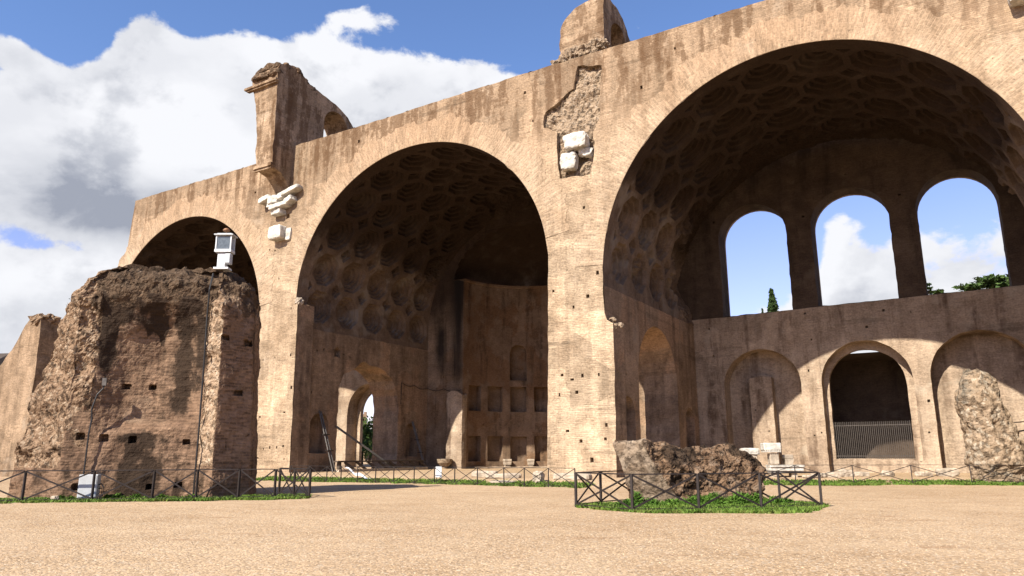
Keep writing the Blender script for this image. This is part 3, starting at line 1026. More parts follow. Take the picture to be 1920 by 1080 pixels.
# ---- back wall of the right bay: niches below, tall windows above
bo = [(27.0, -.5), (50.25, -.5), (50.25, 12.42), (43.0, 12.36), (36.0, 12.3), (29.0, 12.2), (27.0, 12.2)]
BW = M['backwall']
hol = [dict(poly=arch(29.3, 35.0, -.3, 6.7, 2.75), depth=1.6, own='niche', mat=BW, jit=.04),
       dict(poly=arch(36.4, 42.35, -.3, 6.6, 2.95), depth=1.1, own='doorway', back=False, mat=BW, jit=.04),
       dict(poly=arch(43.4, 49.5, -.3, 6.7, 3.0), depth=1.6, own='niche', mat=BW, jit=.04)]
hol += sockets([(28.4, 11.4), (35.7, 11.9), (36.0, 9.9), (35.6, 7.6), (39.8, 10.5), (41.0, 11.6), (42.7, 11.3), (43.1, 5.1), (36.1, 3.1), (42.9, 3.0), (35.6, 2.9), (28.6, 9.2)], .17)
wall('back_wall', bo, hol, front_at(YB), BW, BAS, step=.6)
mesh('sill_ledge', [(27.0, YB, 12.2), (29.0, YB, 12.2), (36.0, YB, 12.3), (43.0, YB, 12.36), (50.25, YB, 12.42), (27.0, YB + .3, 12.25), (29.0, YB + .3, 12.25), (36.0, YB + .3, 12.35), (43.0, YB + .3, 12.41), (50.25, YB + .3, 12.47)], [(i, i + 1, i + 6, i + 5) for i in range(4)], BW, BAS)
bo = [(25.0, 12.0), (52.3, 12.0), (52.3, B3['H'])] + arc_pts(B3, 64, 2.2)[1:-1] + [(25.0, B3['H'])]
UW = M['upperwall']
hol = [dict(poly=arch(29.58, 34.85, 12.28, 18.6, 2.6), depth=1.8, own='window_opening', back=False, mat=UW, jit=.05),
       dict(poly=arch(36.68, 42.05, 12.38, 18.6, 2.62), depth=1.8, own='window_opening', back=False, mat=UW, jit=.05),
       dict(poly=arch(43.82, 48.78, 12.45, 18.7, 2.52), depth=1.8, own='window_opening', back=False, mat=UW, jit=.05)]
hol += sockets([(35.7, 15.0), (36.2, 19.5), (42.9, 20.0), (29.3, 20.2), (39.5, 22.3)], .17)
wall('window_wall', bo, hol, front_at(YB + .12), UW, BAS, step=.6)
# second skin of the doorway with its sill, and the dark chamber behind
yd = YB + 1.1
wall('door_surround', [(36.2, -.3), (42.6, -.3), (42.6, 10.0), (36.2, 10.0)], [dict(poly=arch(36.75, 41.85, 1.25, 6.55, 2.5), depth=.5, own='sill_reveal', back=False, jit=.03)], front_at(yd), M['backwall'], BAS, step=.6, jit=0)
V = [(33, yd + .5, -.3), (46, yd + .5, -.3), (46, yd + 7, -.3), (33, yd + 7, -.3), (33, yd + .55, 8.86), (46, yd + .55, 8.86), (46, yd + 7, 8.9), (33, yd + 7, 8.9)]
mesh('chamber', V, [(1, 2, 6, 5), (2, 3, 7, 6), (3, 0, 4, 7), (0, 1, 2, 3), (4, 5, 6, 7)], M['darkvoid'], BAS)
MB().box((39.5, yd + .66, .62), (5.3, .3, 1.3)).build('sill', M['stone'], BAS)
# blocking in the left niche, with sockets
wall('blocking_pier', [(31.05, -.3), (32.75, -.3), (32.75, 7.35), (32.0, 7.5), (31.05, 7.3)], sockets([(31.4, 4.9), (32.3, 3.3)], .15), front_at(YB + .6), M['backwall'], BAS, step=.5)
V = [(32.75, YB + .6, -.3), (32.75, YB + 1.6, -.3), (32.75, YB + 1.6, 7.3), (32.75, YB + .6, 7.35), (31.05, YB + .6, -.3), (31.05, YB + 1.6, -.3), (31.05, YB + 1.6, 7.3), (31.05, YB + .6, 7.3)]
mesh('blocking_pier', V, [(0, 1, 2, 3), (7, 6, 5, 4), (3, 2, 6, 7)], M['backwall'], BAS)
# ---- back wall of the middle bay: opening into the apse
bo = [(0, -.5), (4.4, -.5), (4.4, 18.3), (3.6, 18.55), (3.0, 18.6)]
for i in range(1, 80):
    kk = 1 - .035 * abs(math.sin(i * .61) + math.sin(i * 1.7) * .6) - .012 * abs(math.sin(i * 3.1))
    bo.append((11.6 - 8.65 * kk * math.cos(PI * i / 80), 18.6 + 4.95 * kk * math.sin(PI * i / 80)))
bo += [(20.2, 18.6), (18.8, 18.3), (18.8, -.5), (23.235, -.5), (23.235, B2['H'])] + arc_pts(B2, 64, .35)[1:-1] + [(0, B2['H'])]
wall('back_wall', bo, sockets([(1.2, 7.9), (1.0, 5.0), (1.3, 2.6), (2.9, 4.1), (2.0, 9.0)], .18), front_at(YB), M['soot'], BAS, step=.5, jit=.02)
AR = 7.23
def drum(a, b, d):
    t = PI - a / AR
    return (11.6 + (AR + d) * math.cos(t), YB + (AR + d) * math.sin(t), b)
hol = []
for k in range(-4, 5):
    ac = (90 - 19.2 * k) * PI / 180
    a = (PI - ac) * AR
    for z0, z1 in ((.95, 3.35), (5.72, 8.2)):
        hol.append(dict(poly=rect(a - .82, a + .82, z0, z1), depth=.75, own='niche', mat=M['drum'], jit=.03, bstep=.5))
    if k in (-2, 0, 2):
        hol.append(dict(poly=arch(a - .85, a + .85, 8.85, 11.6, .85), depth=.8, own='niche', mat=M['drum'], jit=.03, bstep=.5))
    for dz in (4.6, 4.45):
        hol += sockets([(a + 1.2 + (dz - 4.5), dz)], .14)
gx, gy = np.meshgrid(np.arange(.3, PI * AR, .6), np.arange(0, 18.5, .8))
pts = np.stack([gx.ravel(), gy.ravel()], 1)
keep = np.ones(len(pts), bool)
for h in hol:
    q = np.array(h['poly'])
    keep &= ~((pts[:, 0] > q[:, 0].min() - .08) & (pts[:, 0] < q[:, 0].max() + .08) & (pts[:, 1] > q[:, 1].min() - .08) & (pts[:, 1] < q[:, 1].max() + .08))
wall('apse_wall', [(-.12, -.5), (PI * AR + .12, -.5), (PI * AR + .12, 18.55), (-.12, 18.55)], hol, drum, M['drum'], BAS, pts=pts[keep], step=.6, jit=0)
# half dome
nu, nv = 26, 60
V = []
for i in range(nu):
    e = PI / 2 * i / (nu - 1)
    for j in range(nv):
        t = PI * j / (nv - 1)
        V.append((11.6 - 8.75 * math.cos(e) * math.cos(t), YB - .02 + 8.75 * math.cos(e) * math.sin(t), 18.58 + 5.05 * math.sin(e)))
V = np.array(V)
V[:, 2] += .12 * fbm(V, .7, 4) * (V[:, 2] > 18.7) * (V[:, 1] > YB + .3)
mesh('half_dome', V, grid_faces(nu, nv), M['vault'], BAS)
# stepped cornice ledge between drum and dome
V = []
for rr, z in ((7.15, 18.3), (7.05, 18.35), (7.05, 18.57), (8.8, 18.62)):
    for j in range(nv):
        t = PI * j / (nv - 1)
        V.append((11.6 - rr * math.cos(t), YB + .02 + rr * math.sin(t), z))
mesh('apse_cornice', V, grid_faces(4, nv), M['drum'], BAS)
# square brick pier at the corner of the apse
V = []
zs = np.linspace(-.4, 7.45, 28)
for z in zs:
    for x, y in ((2.75, 17.3), (2.75, 16.95), (3.4, 16.9), (4.0, 16.9), (4.55, 16.95), (4.6, 17.3), (4.55, 17.75)):
        V.append((x, y, z))
V = np.array(V)
V += .05 * np.stack([fbm(V, 1.2, 3), fbm(V + 9, 1.2, 3), 0 * V[:, 0]], 1)
V[-7:, 2] += np.array([-.25, -.1, .15, .05, -.3, -.5, -.2])
Fc = grid_faces(len(zs), 7)
k = len(V)
V = np.concatenate([V, [(3.6, 17.4, 7.5)]])
Fc += [(k - 7 + i, k - 7 + i + 1, k) for i in range(6)]
mesh('apse_pier', V, Fc, M['backwall'], BAS)
# stone brackets at the foot of the apse
for k in (-1.5, -2.5, -.5):
    ac = (90 - 19.2 * k) * PI / 180
    x, y = 11.6 + 6.95 * math.cos(ac), YB + 6.95 * math.sin(ac)
    m = MB()
    m.box((x, y, 1.05), (.75, .75, .22), ac, bev=.04)
    m.box((x, y, .78), (.62, .62, .32), ac, taper=1.1)
    m.box((x, y, .52), (.45, .5, .2), ac)
    m.build('bracket', M['stone'], BAS)
# low bench round the apse
V = []
for rr, z in ((6.35, -.3), (6.35, .40), (6.45, .45), (7.25, .45)):
    for j in range(nv):
        t = PI * (.04 + .92 * j / (nv - 1))
        V.append((11.6 - rr * math.cos(t), YB + rr * math.sin(t), z))
V = np.array(V)
V[:, 2] += .06 * fbm(V, 1.1, 3)
mesh('apse_bench', V, grid_faces(4, nv), M['backwall'], BAS)

# ---- back wall of the left bay, open through a broken arch
bo = [(-27.0, -.5), (-2.9, -.5), (-2.9, B1['H'])] + arc_pts(B1, 40, .35)[6:-1] + [(-27.0, B1['H'])]
hol = [dict(poly=arch(-10.55, -4.75, -.4, 5.9, 2.95), depth=1.45, own='doorway', back=False, mat=M['backwall']),
       dict(poly=arch(-18.3, -12.6, -.4, 6.4, 2.95), depth=1.2, own='niche', mat=M['backwall'])]
wall('back_wall', bo, hol, front_at(YB), M['backwall'], BAS, step=.8)
wall('door_surround', [(-11.4, -.3), (-4.0, -.3), (-4.0, 10), (-11.4, 10)], [dict(poly=arch(-9.98, -5.2, -.25, 5.9, 2.4), depth=.4, own='doorway', back=False)], front_at(YB + 1.45), M['backwall'], BAS, step=.8, jit=0)

# ---- terrace over the vaults and the outer walls (closing the mass)
m = MB()
m.box((15.0, 9.6, 26.2), (83.0, 14.0, .8))
m.build('terrace', M['terrace'], BAS)
V = [(-27.9, .5, -.5), (-27.9, 19, -.5), (-26.5, 19, 22), (-25.5, .5, 22), (-24.6, .5, 26.4), (-24.6, 19, 26.4)]
mesh('end_wall', V, [(0, 3, 2, 1), (3, 4, 5, 2)], M['facade'], BAS)
mesh('end_wall', [(57, .3, -.5), (57, 19, -.5), (57, 19, 27.3), (57, .3, 27.3)], [(0, 1, 2, 3)], M['facade'], BAS)
yo = YB + 1.9
for x0, x1, hl in ((-27.9, -.2, [dict(poly=rect(-10.9, -4.6, -.25, 9.2), depth=.05)]),
                   (22.8, 57, [dict(poly=arch(29.58, 34.85, 12.1, 18.6, 2.6), depth=.3, own='window_opening', back=False), dict(poly=arch(36.68, 42.05, 12.1, 18.6, 2.62), depth=.3, own='window_opening', back=False), dict(poly=arch(43.82, 48.78, 12.1, 18.7, 2.52), depth=.3, own='window_opening', back=False), dict(poly=rect(36.0, 43.0, -.3, 9.3), depth=.05, own='light_slot', back=False)])):
    for h in hl: h['own'] = h.get('own', 'doorway'); h['back'] = False
    wall('outer_wall', [(x0, -.5), (x1, -.5), (x1, 26.3), (x0, 26.3)], hl, lambda a, b, d, yo=yo: (a, yo + .02 + d, b), M['backwall'], BAS, step=1.0, jit=0)


# ---- remains of the cross-vault springings on the two piers
def spur(prof, hole, xr, xl, mat, jit=.08):
    od = dense(prof, .3, jit, 5)
    hd = [dense(h, .25, .03, 6) for h in hole]
    lo, hi = od.min(0), od.max(0)
    gx, gy = np.meshgrid(np.arange(lo[0], hi[0], .35), np.arange(lo[1], hi[1], .35))
    pts = np.stack([gx.ravel(), gy.ravel()], 1)
    pts = pts[inside(pts, od)]
    for h in hd: pts = pts[~inside(pts, h)]
    v, t = cdt(od, hd, pts)
    n = len(v)
    A = np.array([(xr(q[0], q[1]), q[0], q[1]) for q in v])
    A[:, 0] += .05 * fbm(A, 1.0, 4)
    Bv = np.array([(xl(q[0], q[1]), q[0], q[1]) for q in v])
    Bv[:, 0] += .09 * fbm(Bv, 1.0, 4)
    Fc = [tuple(q) for q in t] + [tuple(n + i for i in q[::-1]) for q in t]
    V = [tuple(q) for q in A] + [tuple(q) for q in Bv]
    off = 0
    for lp in [od] + hd:
        k = len(lp)
        # rings between the two faces
        steps = 7
        prev = [off + i for i in range(k)]
        for s_ in range(1, steps + 1):
            if s_ == steps:
                cur = [n + off + i for i in range(k)]
            else:
                f_ = s_ / steps
                b = len(V)
                P3 = A[off:off + k] * (1 - f_) + Bv[off:off + k] * f_
                dn = fbm(P3, 1.3, 4)
                P3[:, 2] += .14 * dn * (lp is od)
                P3[:, 1] += .05 * fbm(P3 + 5, 1.3, 3)
                V += [tuple(q) for q in P3]
                cur = [b + i for i in range(k)]
            for i in range(k):
                j = (i + 1) % k
                Fc.append((prev[i], cur[i], cur[j], prev[j]))
            prev = cur
        off += k
    return mesh('vault_springing', V, Fc, mat, BAS)


def interp(tab):
    a = np.array(tab)
    return lambda z: float(np.interp(z, a[:, 0], a[:, 1]))


xlA = interp([(23.5, -3.3), (25, -3.45), (29.4, -3.85), (32.0, -4.35), (32.8, -4.7), (34.6, -4.5)])
profA = [(.3, 23.6), (7.6, 26.3), (7.5, 31.2), (7.0, 32.1), (6.3, 32.75), (5.2, 33.2), (4.0, 33.5), (2.7, 33.75), (1.6, 33.95), (.9, 34.3), (.1, 34.65), (-1.0, 34.75), (-2.0, 34.45), (-2.25, 33.8), (-2.15, 32.8), (-2.12, 25.2), (-1.9, 24.95), (-1.1, 24.7), (-.5, 24.2), (-.1, 23.6)]
spur(profA, [arch(3.35, 6.35, 26.6, 31.2, 1.5)], lambda y, z: -1.52, lambda y, z: xlA(z) if y < 2 else max(xlA(z), -4.3), M['facade'])
MB().box((-3.35, -2.33, 32.75), (4.0, .42, .2)).box((-3.3, -2.27, 32.58), (3.7, .3, .14)).build('cornice', M['facade'], BAS)
MB().box((-2.55, -2.18, 25.15), (2.25, .3, .28)).box((-2.55, -2.10, 24.93), (2.1, .22, .2)).build('cornice', M['facade'], BAS)
for i, (y, z, sz) in enumerate(((-1.6, 34.45, .7), (-.8, 34.7, .9), (.1, 34.6, .85), (.9, 34.2, .8), (1.7, 33.85, .7), (2.6, 33.6, .6), (-1.9, 33.7, .6))):
    lump('rubble_cap', (-3.1, y, z - .1), (3.1, 1.3, sz), M['rubble'], BAS, .35, 90 + i, n=20, power=3.5, attr=.55)
xlB = interp([(26, 23.9), (30.9, 23.9), (31.6, 24.4), (32.1, 24.9), (32.6, 25.6)])
profB = [(.85, 26.6), (6.5, 26.6), (6.4, 30.2), (6.0, 31.2), (5.2, 32.0), (4.2, 32.55), (3.2, 32.75), (2.2, 32.75), (1.5, 32.6), (1.1, 32.2), (1.0, 31.0), (.95, 29)]
spur(profB, [arch(2.15, 5.05, 26.7, 30.0, 1.45)], lambda y, z: 27.25, lambda y, z: xlB(z), M['facade'], .12)
for i, (x, z) in enumerate(((24.3, 27.9), (25.2, 28.3), (26.1, 28.2), (26.9, 28.4), (24.8, 27.4))):
    lump('rubble_cap', (x, .75, z), (1.4, .9, 1.0), M['scar'], BAS, .35, 120 + i, n=18, power=3.5, attr=.25)


# ---- white marble blocks left in the brickwork
def mblock(c, s, rz=0., tilt=0., seed=0, rough=.07):
    return lump('marble_block', c, s, M['marble'], BAS, rough + .03, seed, n=22, power=8, rz=rz, tilt=tilt, freq=1.0)


mblock((25.6, -.25, 21.45), (1.55, 1.0, 1.05), .05, -.05, 1)
mblock((25.0, -.15, 20.25), (1.05, .7, 1.15), .1, .06, 2)
mblock((26.1, .1, 20.75), (.9, .5, .6), .3, .2, 3, .16)
mblock((-2.3, -.35, 19.75), (1.5, .95, 1.15), .0, -.05, 4, .03)
mblock((-1.3, -.02, 19.6), (.5, .4, 1.1), .2, .1, 5)
for i, (x, z, sx, sz, y, tl) in enumerate(((-4.0, 23.0, 1.3, .45, -.55, -.25), (-2.9, 22.75, 1.2, .75, -.5, .05), (-1.9, 22.95, .9, .55, -.45, -.1), (-.9, 23.2, 1.9, .38, -.6, -.30), (-3.3, 22.35, .8, .4, -.3, .1), (-2.2, 22.1, 2.0, .42, -.6, -.12), (-1.1, 22.45, .9, .5, -.35, -.4), (-2.5, 21.65, 1.2, .5, -.3, .0))):
    mblock((x, y * .6, z), (sx, .95, sz), random.uniform(-.12, .12), tl, 10 + i, .05)
lump('marble_block', (49.9, -.3, 23.3), (1.1, 1.0, .5), M['marble'], BAS, .1, 31, power=8)


# ------------------------------------------------------------------ lofted ruins
def resample(ring, counts, closed=True):
    out = []
    n = len(ring)
    for i in range(n):
        a, b = np.array(ring[i], float), np.array(ring[(i + 1) % n], float)
        for j in range(counts[i]):
            out.append(a + (b - a) * j / counts[i])
    return np.array(out)


def loft(name, rings, counts, amp, mat, parent, top=True, smooth_k=2, attr=None, freq=.8, seed=0, matsel=None, octs=6, carve=None):
    """rings: list of lists of 3D corner points; amp(v, ring_u) gives roughness per vertex"""
    R = [resample(r, counts) for r in rings]
    n = len(R[0])
    for _ in range(smooth_k):       # soften the corners
        R = [.25 * np.roll(r, 1, 0) + .5 * r + .25 * np.roll(r, -1, 0) for r in R]
    nr = len(R)
    V = np.concatenate(R)
    segs = np.concatenate([np.full(c, i) for i, c in enumerate(counts)])
    sid = np.tile(segs, nr)
    F_ = grid_faces(nr, n, True)
    F_ = [q for q in F_]
    if top:
        b = len(V)
        last = R[-1]
        c = last.mean(0)
        extra = []
        for k in range(1, 9):
            e = last + (c - last) * (k / 9.0)
            extra.append(e)
        extra = np.concatenate(extra)
        V = np.concatenate([V, extra, [c]])
        for k in range(8):
            o0 = (nr - 1) * n if k == 0 else b + (k - 1) * n
            o1 = b + k * n
            for i in range(n):
                F_.append((o0 + i, o0 + (i + 1) % n, o1 + (i + 1) % n, o1 + i))
        o1 = b + 7 * n
        ci = len(V) - 1
        for i in range(n):
            F_.append((o1 + i, o1 + (i + 1) % n, ci))
        sid = np.concatenate([sid, np.full(8 * n + 1, -1)])
    N_ = vnormals(V, F_)
    A_ = amp(V, sid)
    q = V + seed * 13.1
    dsp = fbm(q, freq, octs, .55) + .25 * np.abs(fbm(q + 40, freq * 2.3, 4, .6)) - .1
    V = V + N_ * (A_ * dsp)[:, None]
    V = V + np.stack([fbm(q + 60, 2.1, 3), fbm(q + 80, 2.1, 3), fbm(q + 99, 2.1, 3)], 1) * (A_ * .22)[:, None]
    st = attr(V, sid) if attr else np.zeros(len(V))
    for (hx, hy, hz_, hr) in carve or []:       # square sockets sunk into the face
        ds_ = np.abs((V[:, 0] - hx) * DS[0] + (V[:, 1] - hy) * DS[1])
        dt_ = (V[:, 0] - hx) * DT[0] + (V[:, 1] - hy) * DT[1]
        hit = (ds_ < hr) & (np.abs(V[:, 2] - hz_) < hr * .75) & (dt_ < 1.6) & (dt_ > -1.2)
        V[hit] += np.array([DT[0], DT[1], 0]) * .40
    if matsel:
        fm = matsel(V, sid)
        groups = {}
        sel = np.array([0 if np.mean(fm[list(f)]) < .5 else (2 if np.mean(fm[list(f)]) > 1.5 else 1) for f in F_])
    peri = np.concatenate([[0], np.cumsum(np.linalg.norm(np.diff(R[0], axis=0), axis=1))])
    uv = np.zeros((len(V), 2))
    uv[:, 0] = np.concatenate([np.tile(peri, nr + (8 if top else 0)), [0] * (1 if top else 0)])[:len(V)]
    uv[:, 1] = V[:, 2]
    o = mesh(name, V, F_, mat, parent, uv=uv, attrs={'stain': st})
    if matsel:
        o.data.polygons.foreach_set('material_index', sel.astype(np.int32))
    return o


# ---- big brick ruin at the left, in its own frame (s along its face, t into it)
RU = empty('brick_ruin', (15.06, -25.45, 0), label='tall dark brick pier stump with rough rubble flank at left', cat='ruin')
RO = np.array([0.0, 0.0])
DS, DT = np.array([.7123, .7018]), np.array([-.7018, .7123])


def st3(s, t, z):
    q = DS * s + DT * t
    return (q[0], q[1], z)


rings = []
zl = np.concatenate([np.linspace(-.3, 8.2, 140), np.linspace(8.25, 9.3, 22)])
for z in zl:
    k = float(np.interp(z, [0, 3, 5, 7, 8.2, 8.6, 9.3], [3.7, 3.0, 2.25, 1.30, .40, .15, .05]))
    cs = float(np.interp(z, [0, 6.8, 7.8, 8.4, 8.9, 9.3], [.70, .72, .70, .85, 1.25, 2.1]))
    c3 = float(np.interp(z, [0, 2.45, 2.75, 3.6, 5.6, 6.7, 7.3], [.10, .12, .40, .55, .50, .15, -.05]))
    cav = float(np.interp(z, [0, 2.85, 3.05, 6.4, 7.2, 7.7], [.12, .14, .75, .78, .40, -.05]))
    c5 = float(np.interp(z, [0, 2.65, 2.95, 3.8, 6.0, 7.0, 7.5], [.10, .12, .45, .58, .55, .18, -.05]))
    lip = float(np.interp(z, [0, 7.3, 7.9, 8.6, 9.3], [0, 0, .16, .12, -.5]))
    ctop = float(np.interp(z, [0, 8.7, 9.0, 9.3], [0, 0, .1, .45]))
    sx = float(np.interp(z, [0, 7.6, 8.5, 9.0, 9.3], [7.62, 7.25, 7.05, 6.75, 6.3]))
    pz = float(np.interp(z, [0, 1, 7.8, 8.3, 9.3], [1.0, .92, .80, .45, .2]))
    r = [st3(cs - .712 * k, .702 * k + ctop, z),
         st3(cs, 0 - lip + ctop, z),
         st3(max(1.55, cs + .4), .05 - lip + ctop, z),
         st3(max(2.5, cs + .8), .10 + c3 - lip + ctop, z),
         st3(3.7, .10 + cav - lip + ctop, z),
         st3(4.9, .10 + c5 - lip + ctop, z),
         st3(5.62, .08 - lip + ctop, z),
         st3(5.62 + .70 * pz, -.70 * pz + ctop, z),
         st3(sx, .55 + ctop, z),
         st3(sx - .1, 4.2, z),
         st3(2.6, 5.0, z)]
    rings.append(r)
cnt = [64, 16, 20, 24, 24, 16, 26, 36, 20, 14, 14]


def ru_amp(V, sid):
    z = V[:, 2]
    a = np.full(len(V), .06)
    a[(sid == 0)] = .16
    a[(sid == 10) | (sid == 9)] = .35
    a[(sid == 6)] = .12 + .08 * sstep(z[sid == 6], 2, 4)
    a = np.where(sid == 1, .20 * sstep(z, 3.0, 4.5) + .06, a)
    a = np.maximum(a, .20 * sstep(z, 7.3, 8.6))
    a = np.where((z < 2.0) & (sid == 0), .10 + .2 * sstep(z, 1.2, 2.0), a)
    a = np.where(sid == -1, .30, a)
    return a


def ru_stain(V, sid):
    z = V[:, 2]
    dr = fbm(np.stack([V[:, 0] * 1.0, V[:, 1] * 1.0, z * .12], 1), 1.1, 3)
    s_ = V[:, 0] * DS[0] + V[:, 1] * DS[1]
    run = 1.25 * np.exp(-((s_ - 4.65) / .50) ** 2) * sstep(z, 2.6, 3.6) + 1.2 * np.exp(-((s_ - 1.85) / .40) ** 2) * sstep(z, 3.2, 6.0) + 1.0 * np.exp(-((s_ - 5.4) / .3) ** 2) * sstep(z, 2.8, 5.5) + .9 * np.exp(-((s_ - 3.1) / .5) ** 2) * sstep(z, 5.6, 7.0)
    low = 1.0 * sstep(z, 2.85, 2.3) * sstep(s_, .6, 1.2) * (.5 + .7 * dr)
    mt = fbm(V, .9, 4)
    return np.clip(sstep(z + 2.4 * dr + .8 * mt, 6.3, 8.6) * np.where(sid == 0, .40, .66) + .9 * run * (sid != 0) * (sid < 6) * np.maximum(.72, .85 + dr) + .35 * sstep(dr, .25, .6) + low * (sid > 0) * (sid < 6) - 1.2 * (sid == 6) * (z < 7.4), 0, 1)


def ru_sel(V, sid):
    z = V[:, 2]
    n_ = fbm(V, .8, 4)
    r = (sid == 0) * sstep(z, 1.0, 1.3) + (sid == 6) * sstep(z + n_, .9, 1.6) + (sid == 1) * sstep(z + 1.2 * n_, 2.7, 3.0) + (sid == 10) + (sid == 9) + (sid == -1) + sstep(z + 1.3 * n_, 7.5, 8.1)
    r = np.clip(r, 0, 1)
    return np.where((sid == 6) & (z < 7.6), 2.0 * (z + n_ > .9), r)


loft('masonry_core', rings, cnt, ru_amp, [M['brickruin'], M['rubble'], M['palerubble']], RU, attr=ru_stain, matsel=ru_sel, freq=1.1, carve=[(*st3(s_, 0, z_), .14) for s_, z_ in ((2.55, 4.35), (3.5, 4.35), (1.3, 2.35), (2.1, 2.3), (3.1, 2.25), (5.1, 2.15), (1.35, .45), (3.9, .45), (4.9, .5), (6.9, 4.1), (7.1, 6.2), (6.3, 6.3))])
# black cable pipes on the face
m = MB()
m.tube([st3(1.60, -.14, 0.0), st3(1.62, -.14, 1.2), st3(1.63, -.16, 2.5), st3(1.66, -.12, 3.0), st3(1.62, -.13, 3.4), st3(1.74, -.10, 3.95), st3(1.92, -.05, 4.2), st3(1.95, -.03, 4.6)], .032, 7)
m.build('cable_pipe', M['blackpipe'], RU)
MB().box(st3(1.95, -.10, 4.45), (.15, .10, .30), math.atan2(DS[1], DS[0])).build('junction_box', M['pole'], RU)
MB().tube([st3(5.58, -.12, 0.0), st3(5.57, -.12, 2.5), st3(5.54, -.10, 5.0), st3(5.50, -.14, 7.2), st3(5.52, -.28, 8.3), st3(5.6, -.2, 9.0)], .036, 7).build('cable_pipe', M['blackpipe'], RU)

# ---- white equipment case on top of the ruin
LC = (19.02, -21.06, 9.30)
e = empty('equipment_case', LC, math.radians(31.4), label='white glazed equipment case with copper cap on top of left ruin', cat='instrument case')
MB().box((-.05, 0, .04), (.62, .44, .08)).box((-.08, 0, .40), (.34, .30, .66), bev=.015).build('pedestal', M['whitepaint'], e)
MB().box((.20, -.06, .46), (.24, .26, .46), bev=.02).box((.20, -.2, .46), (.18, .02, .38)).build('side_box', M['greypaint'], e)
m = MB()
for x in (-.33, .29):
    for y in (-.20, .20):
        m.box((x, y, 1.12), (.05, .05, .70))
m.box((-.02, 0, .80), (.70, .48, .12)).box((-.02, .215, 1.13), (.60, .03, .60))
m.build('case_frame', M['whitepaint'], e)
MB().box((-.02, -.19, 1.12), (.56, .012, .58)).build('glass_pane', M['glass'], e)
MB().box((-.02, 0, .98), (.28, .16, .22), bev=.03).lathe((-.05, 0, 1.08), [(.10, 0), (.12, .08), (.05, .18)], 12).build('lamp', M['lampyellow'], e)
MB().box((-.02, 0, 1.50), (.80, .58, .05)).box((-.02, 0, 1.545), (.60, .42, .05)).build('case_roof', M['greypaint'], e)
MB().lathe((-.02, 0, 1.57), [(.03, 0), (.03, .13), (.13, .14), (.15, .19), (.10, .25), (.03, .28)], 16).build('vent_cap', M['copper'], e, smooth=True)

# ---- grey electric cabinet at the foot of the ruin
q = st3(1.98, -.55, 0)
e = empty('electric_cabinet', (15.06 + q[0], -25.45 + q[1], .02), math.atan2(DS[1], DS[0]), label='light grey electric cabinet standing in the grass before left ruin', cat='cabinet')
MB().box((0, 0, .50), (.64, .42, .84), bev=.015).build('body', M['greypaint'], e)
MB().box((0, -.218, .50), (.56, .012, .76)).box((.2, -.23, .5), (.03, .02, .12)).build('door', M['greypaint'], e)
MB().box((0, 0, .04), (.60, .38, .10)).build('plinth', M['stone'], e)
m = MB()
m.tube([(.33, -.05, .55), (.42, -.06, .58), (.52, -.08, .45), (.55, -.1, .25), (.48, -.12, .08), (.30, -.3, .03)], .022, 6)
m.tube([(.33, .0, .42), (.45, -.02, .4), (.47, -.06, .2), (.4, -.1, .04)], .018, 6)
m.build('cable', M['blackpipe'], e)
lump('stone_block', (16.3, -25.35, .08), (.26, .20, .22), M['stone'], None, .1, 4, n=10, power=8)
tag(bpy.data.objects['stone_block'], 'tiny pale stone cube lying in grass left of grey cabinet', 'stone')

# ---- long wall running on behind the ruin, at the left edge
V, pr = [], [(-44, 6.2), (-30, 8.0), (-24.6, 9.0), (-22.4, 10.7), (-21.2, 12.2), (-20.4, 12.75), (-19.4, 12.9), (-18.75, 12.7), (-18.55, 9)]
o_ = [(-44, -.3)] + pr + [(-18.5, -.3)]
od = dense(o_, .5, .10, 9)
wl = empty('brick_wall', (0, -10, 0), label='pale broken brick wall rising behind the left ruin', cat='wall')
v, t = cdt(od, [])
n_ = len(v)
V = [(q[0], 0, q[1]) for q in v] + [(q[0], 4.0, q[1]) for q in v]
Fc = [tuple(q) for q in t] + [tuple(n_ + i for i in q[::-1]) for q in t]
k = len(od)
Fc += [(i, n_ + i, n_ + (i + 1) % k, (i + 1) % k) for i in range(k)]
mesh('wall_face', V, Fc, M['outwall'], wl)
lump('broken_top', (-19.6, .7, 12.6), (1.9, 1.8, .9), M['rubble'], wl, .35, 3, power=3)


# ------------------------------------------------------------------ fallen chunks
RK = empty('fallen_masonry_block', (37.58, -15.55, 0), label='dark broken concrete block with pale end face inside small iron fence', cat='rock')
a_, b_ = np.array([.767, .641]), np.array([-.641, .767])


def ab3(a, b, z):
    q = a_ * a + b_ * b
    return (q[0], q[1], z)


rings = []
for z in np.concatenate([np.linspace(-.15, 1.55, 64), np.linspace(1.57, 1.9, 14)]):
    la = float(np.interp(z, [0, .98, 1.87, 2.0], [-2.10, -2.70, -2.95, -2.7]))
    fa = float(np.interp(z, [0, .12, 1.14, 1.83, 2.0], [-.98, -.95, -1.75, -2.2, -2.0]))
    ra = float(np.interp(z, [0, .6, 1.12, 1.65, 1.9], [2.0, 2.25, 2.42, 2.25, 1.6]))
    back = float(np.interp(z, [0, 1.4, 1.9], [2.0, 1.9, 1.5]))
    fr = float(np.interp(z, [0, .3, 1.3, 1.6, 1.9], [.12, -.10, .02, .12, .55]))
    rings.append([ab3(la, .75 + max(0, z - 1.6) * .4, z), ab3(fa, -.15 + max(0, z - 1.6) * .5, z), ab3(.5, fr - .1, z), ab3(ra - .3, fr + .1, z), ab3(ra, .8, z), ab3(ra - .3, back, z), ab3(-1.9, back, z)])


def rk_amp(V, sid):
    a = np.full(len(V), .24)
    a[sid == 0] = .07
    return a


def rk_top(V, sid):
    return V


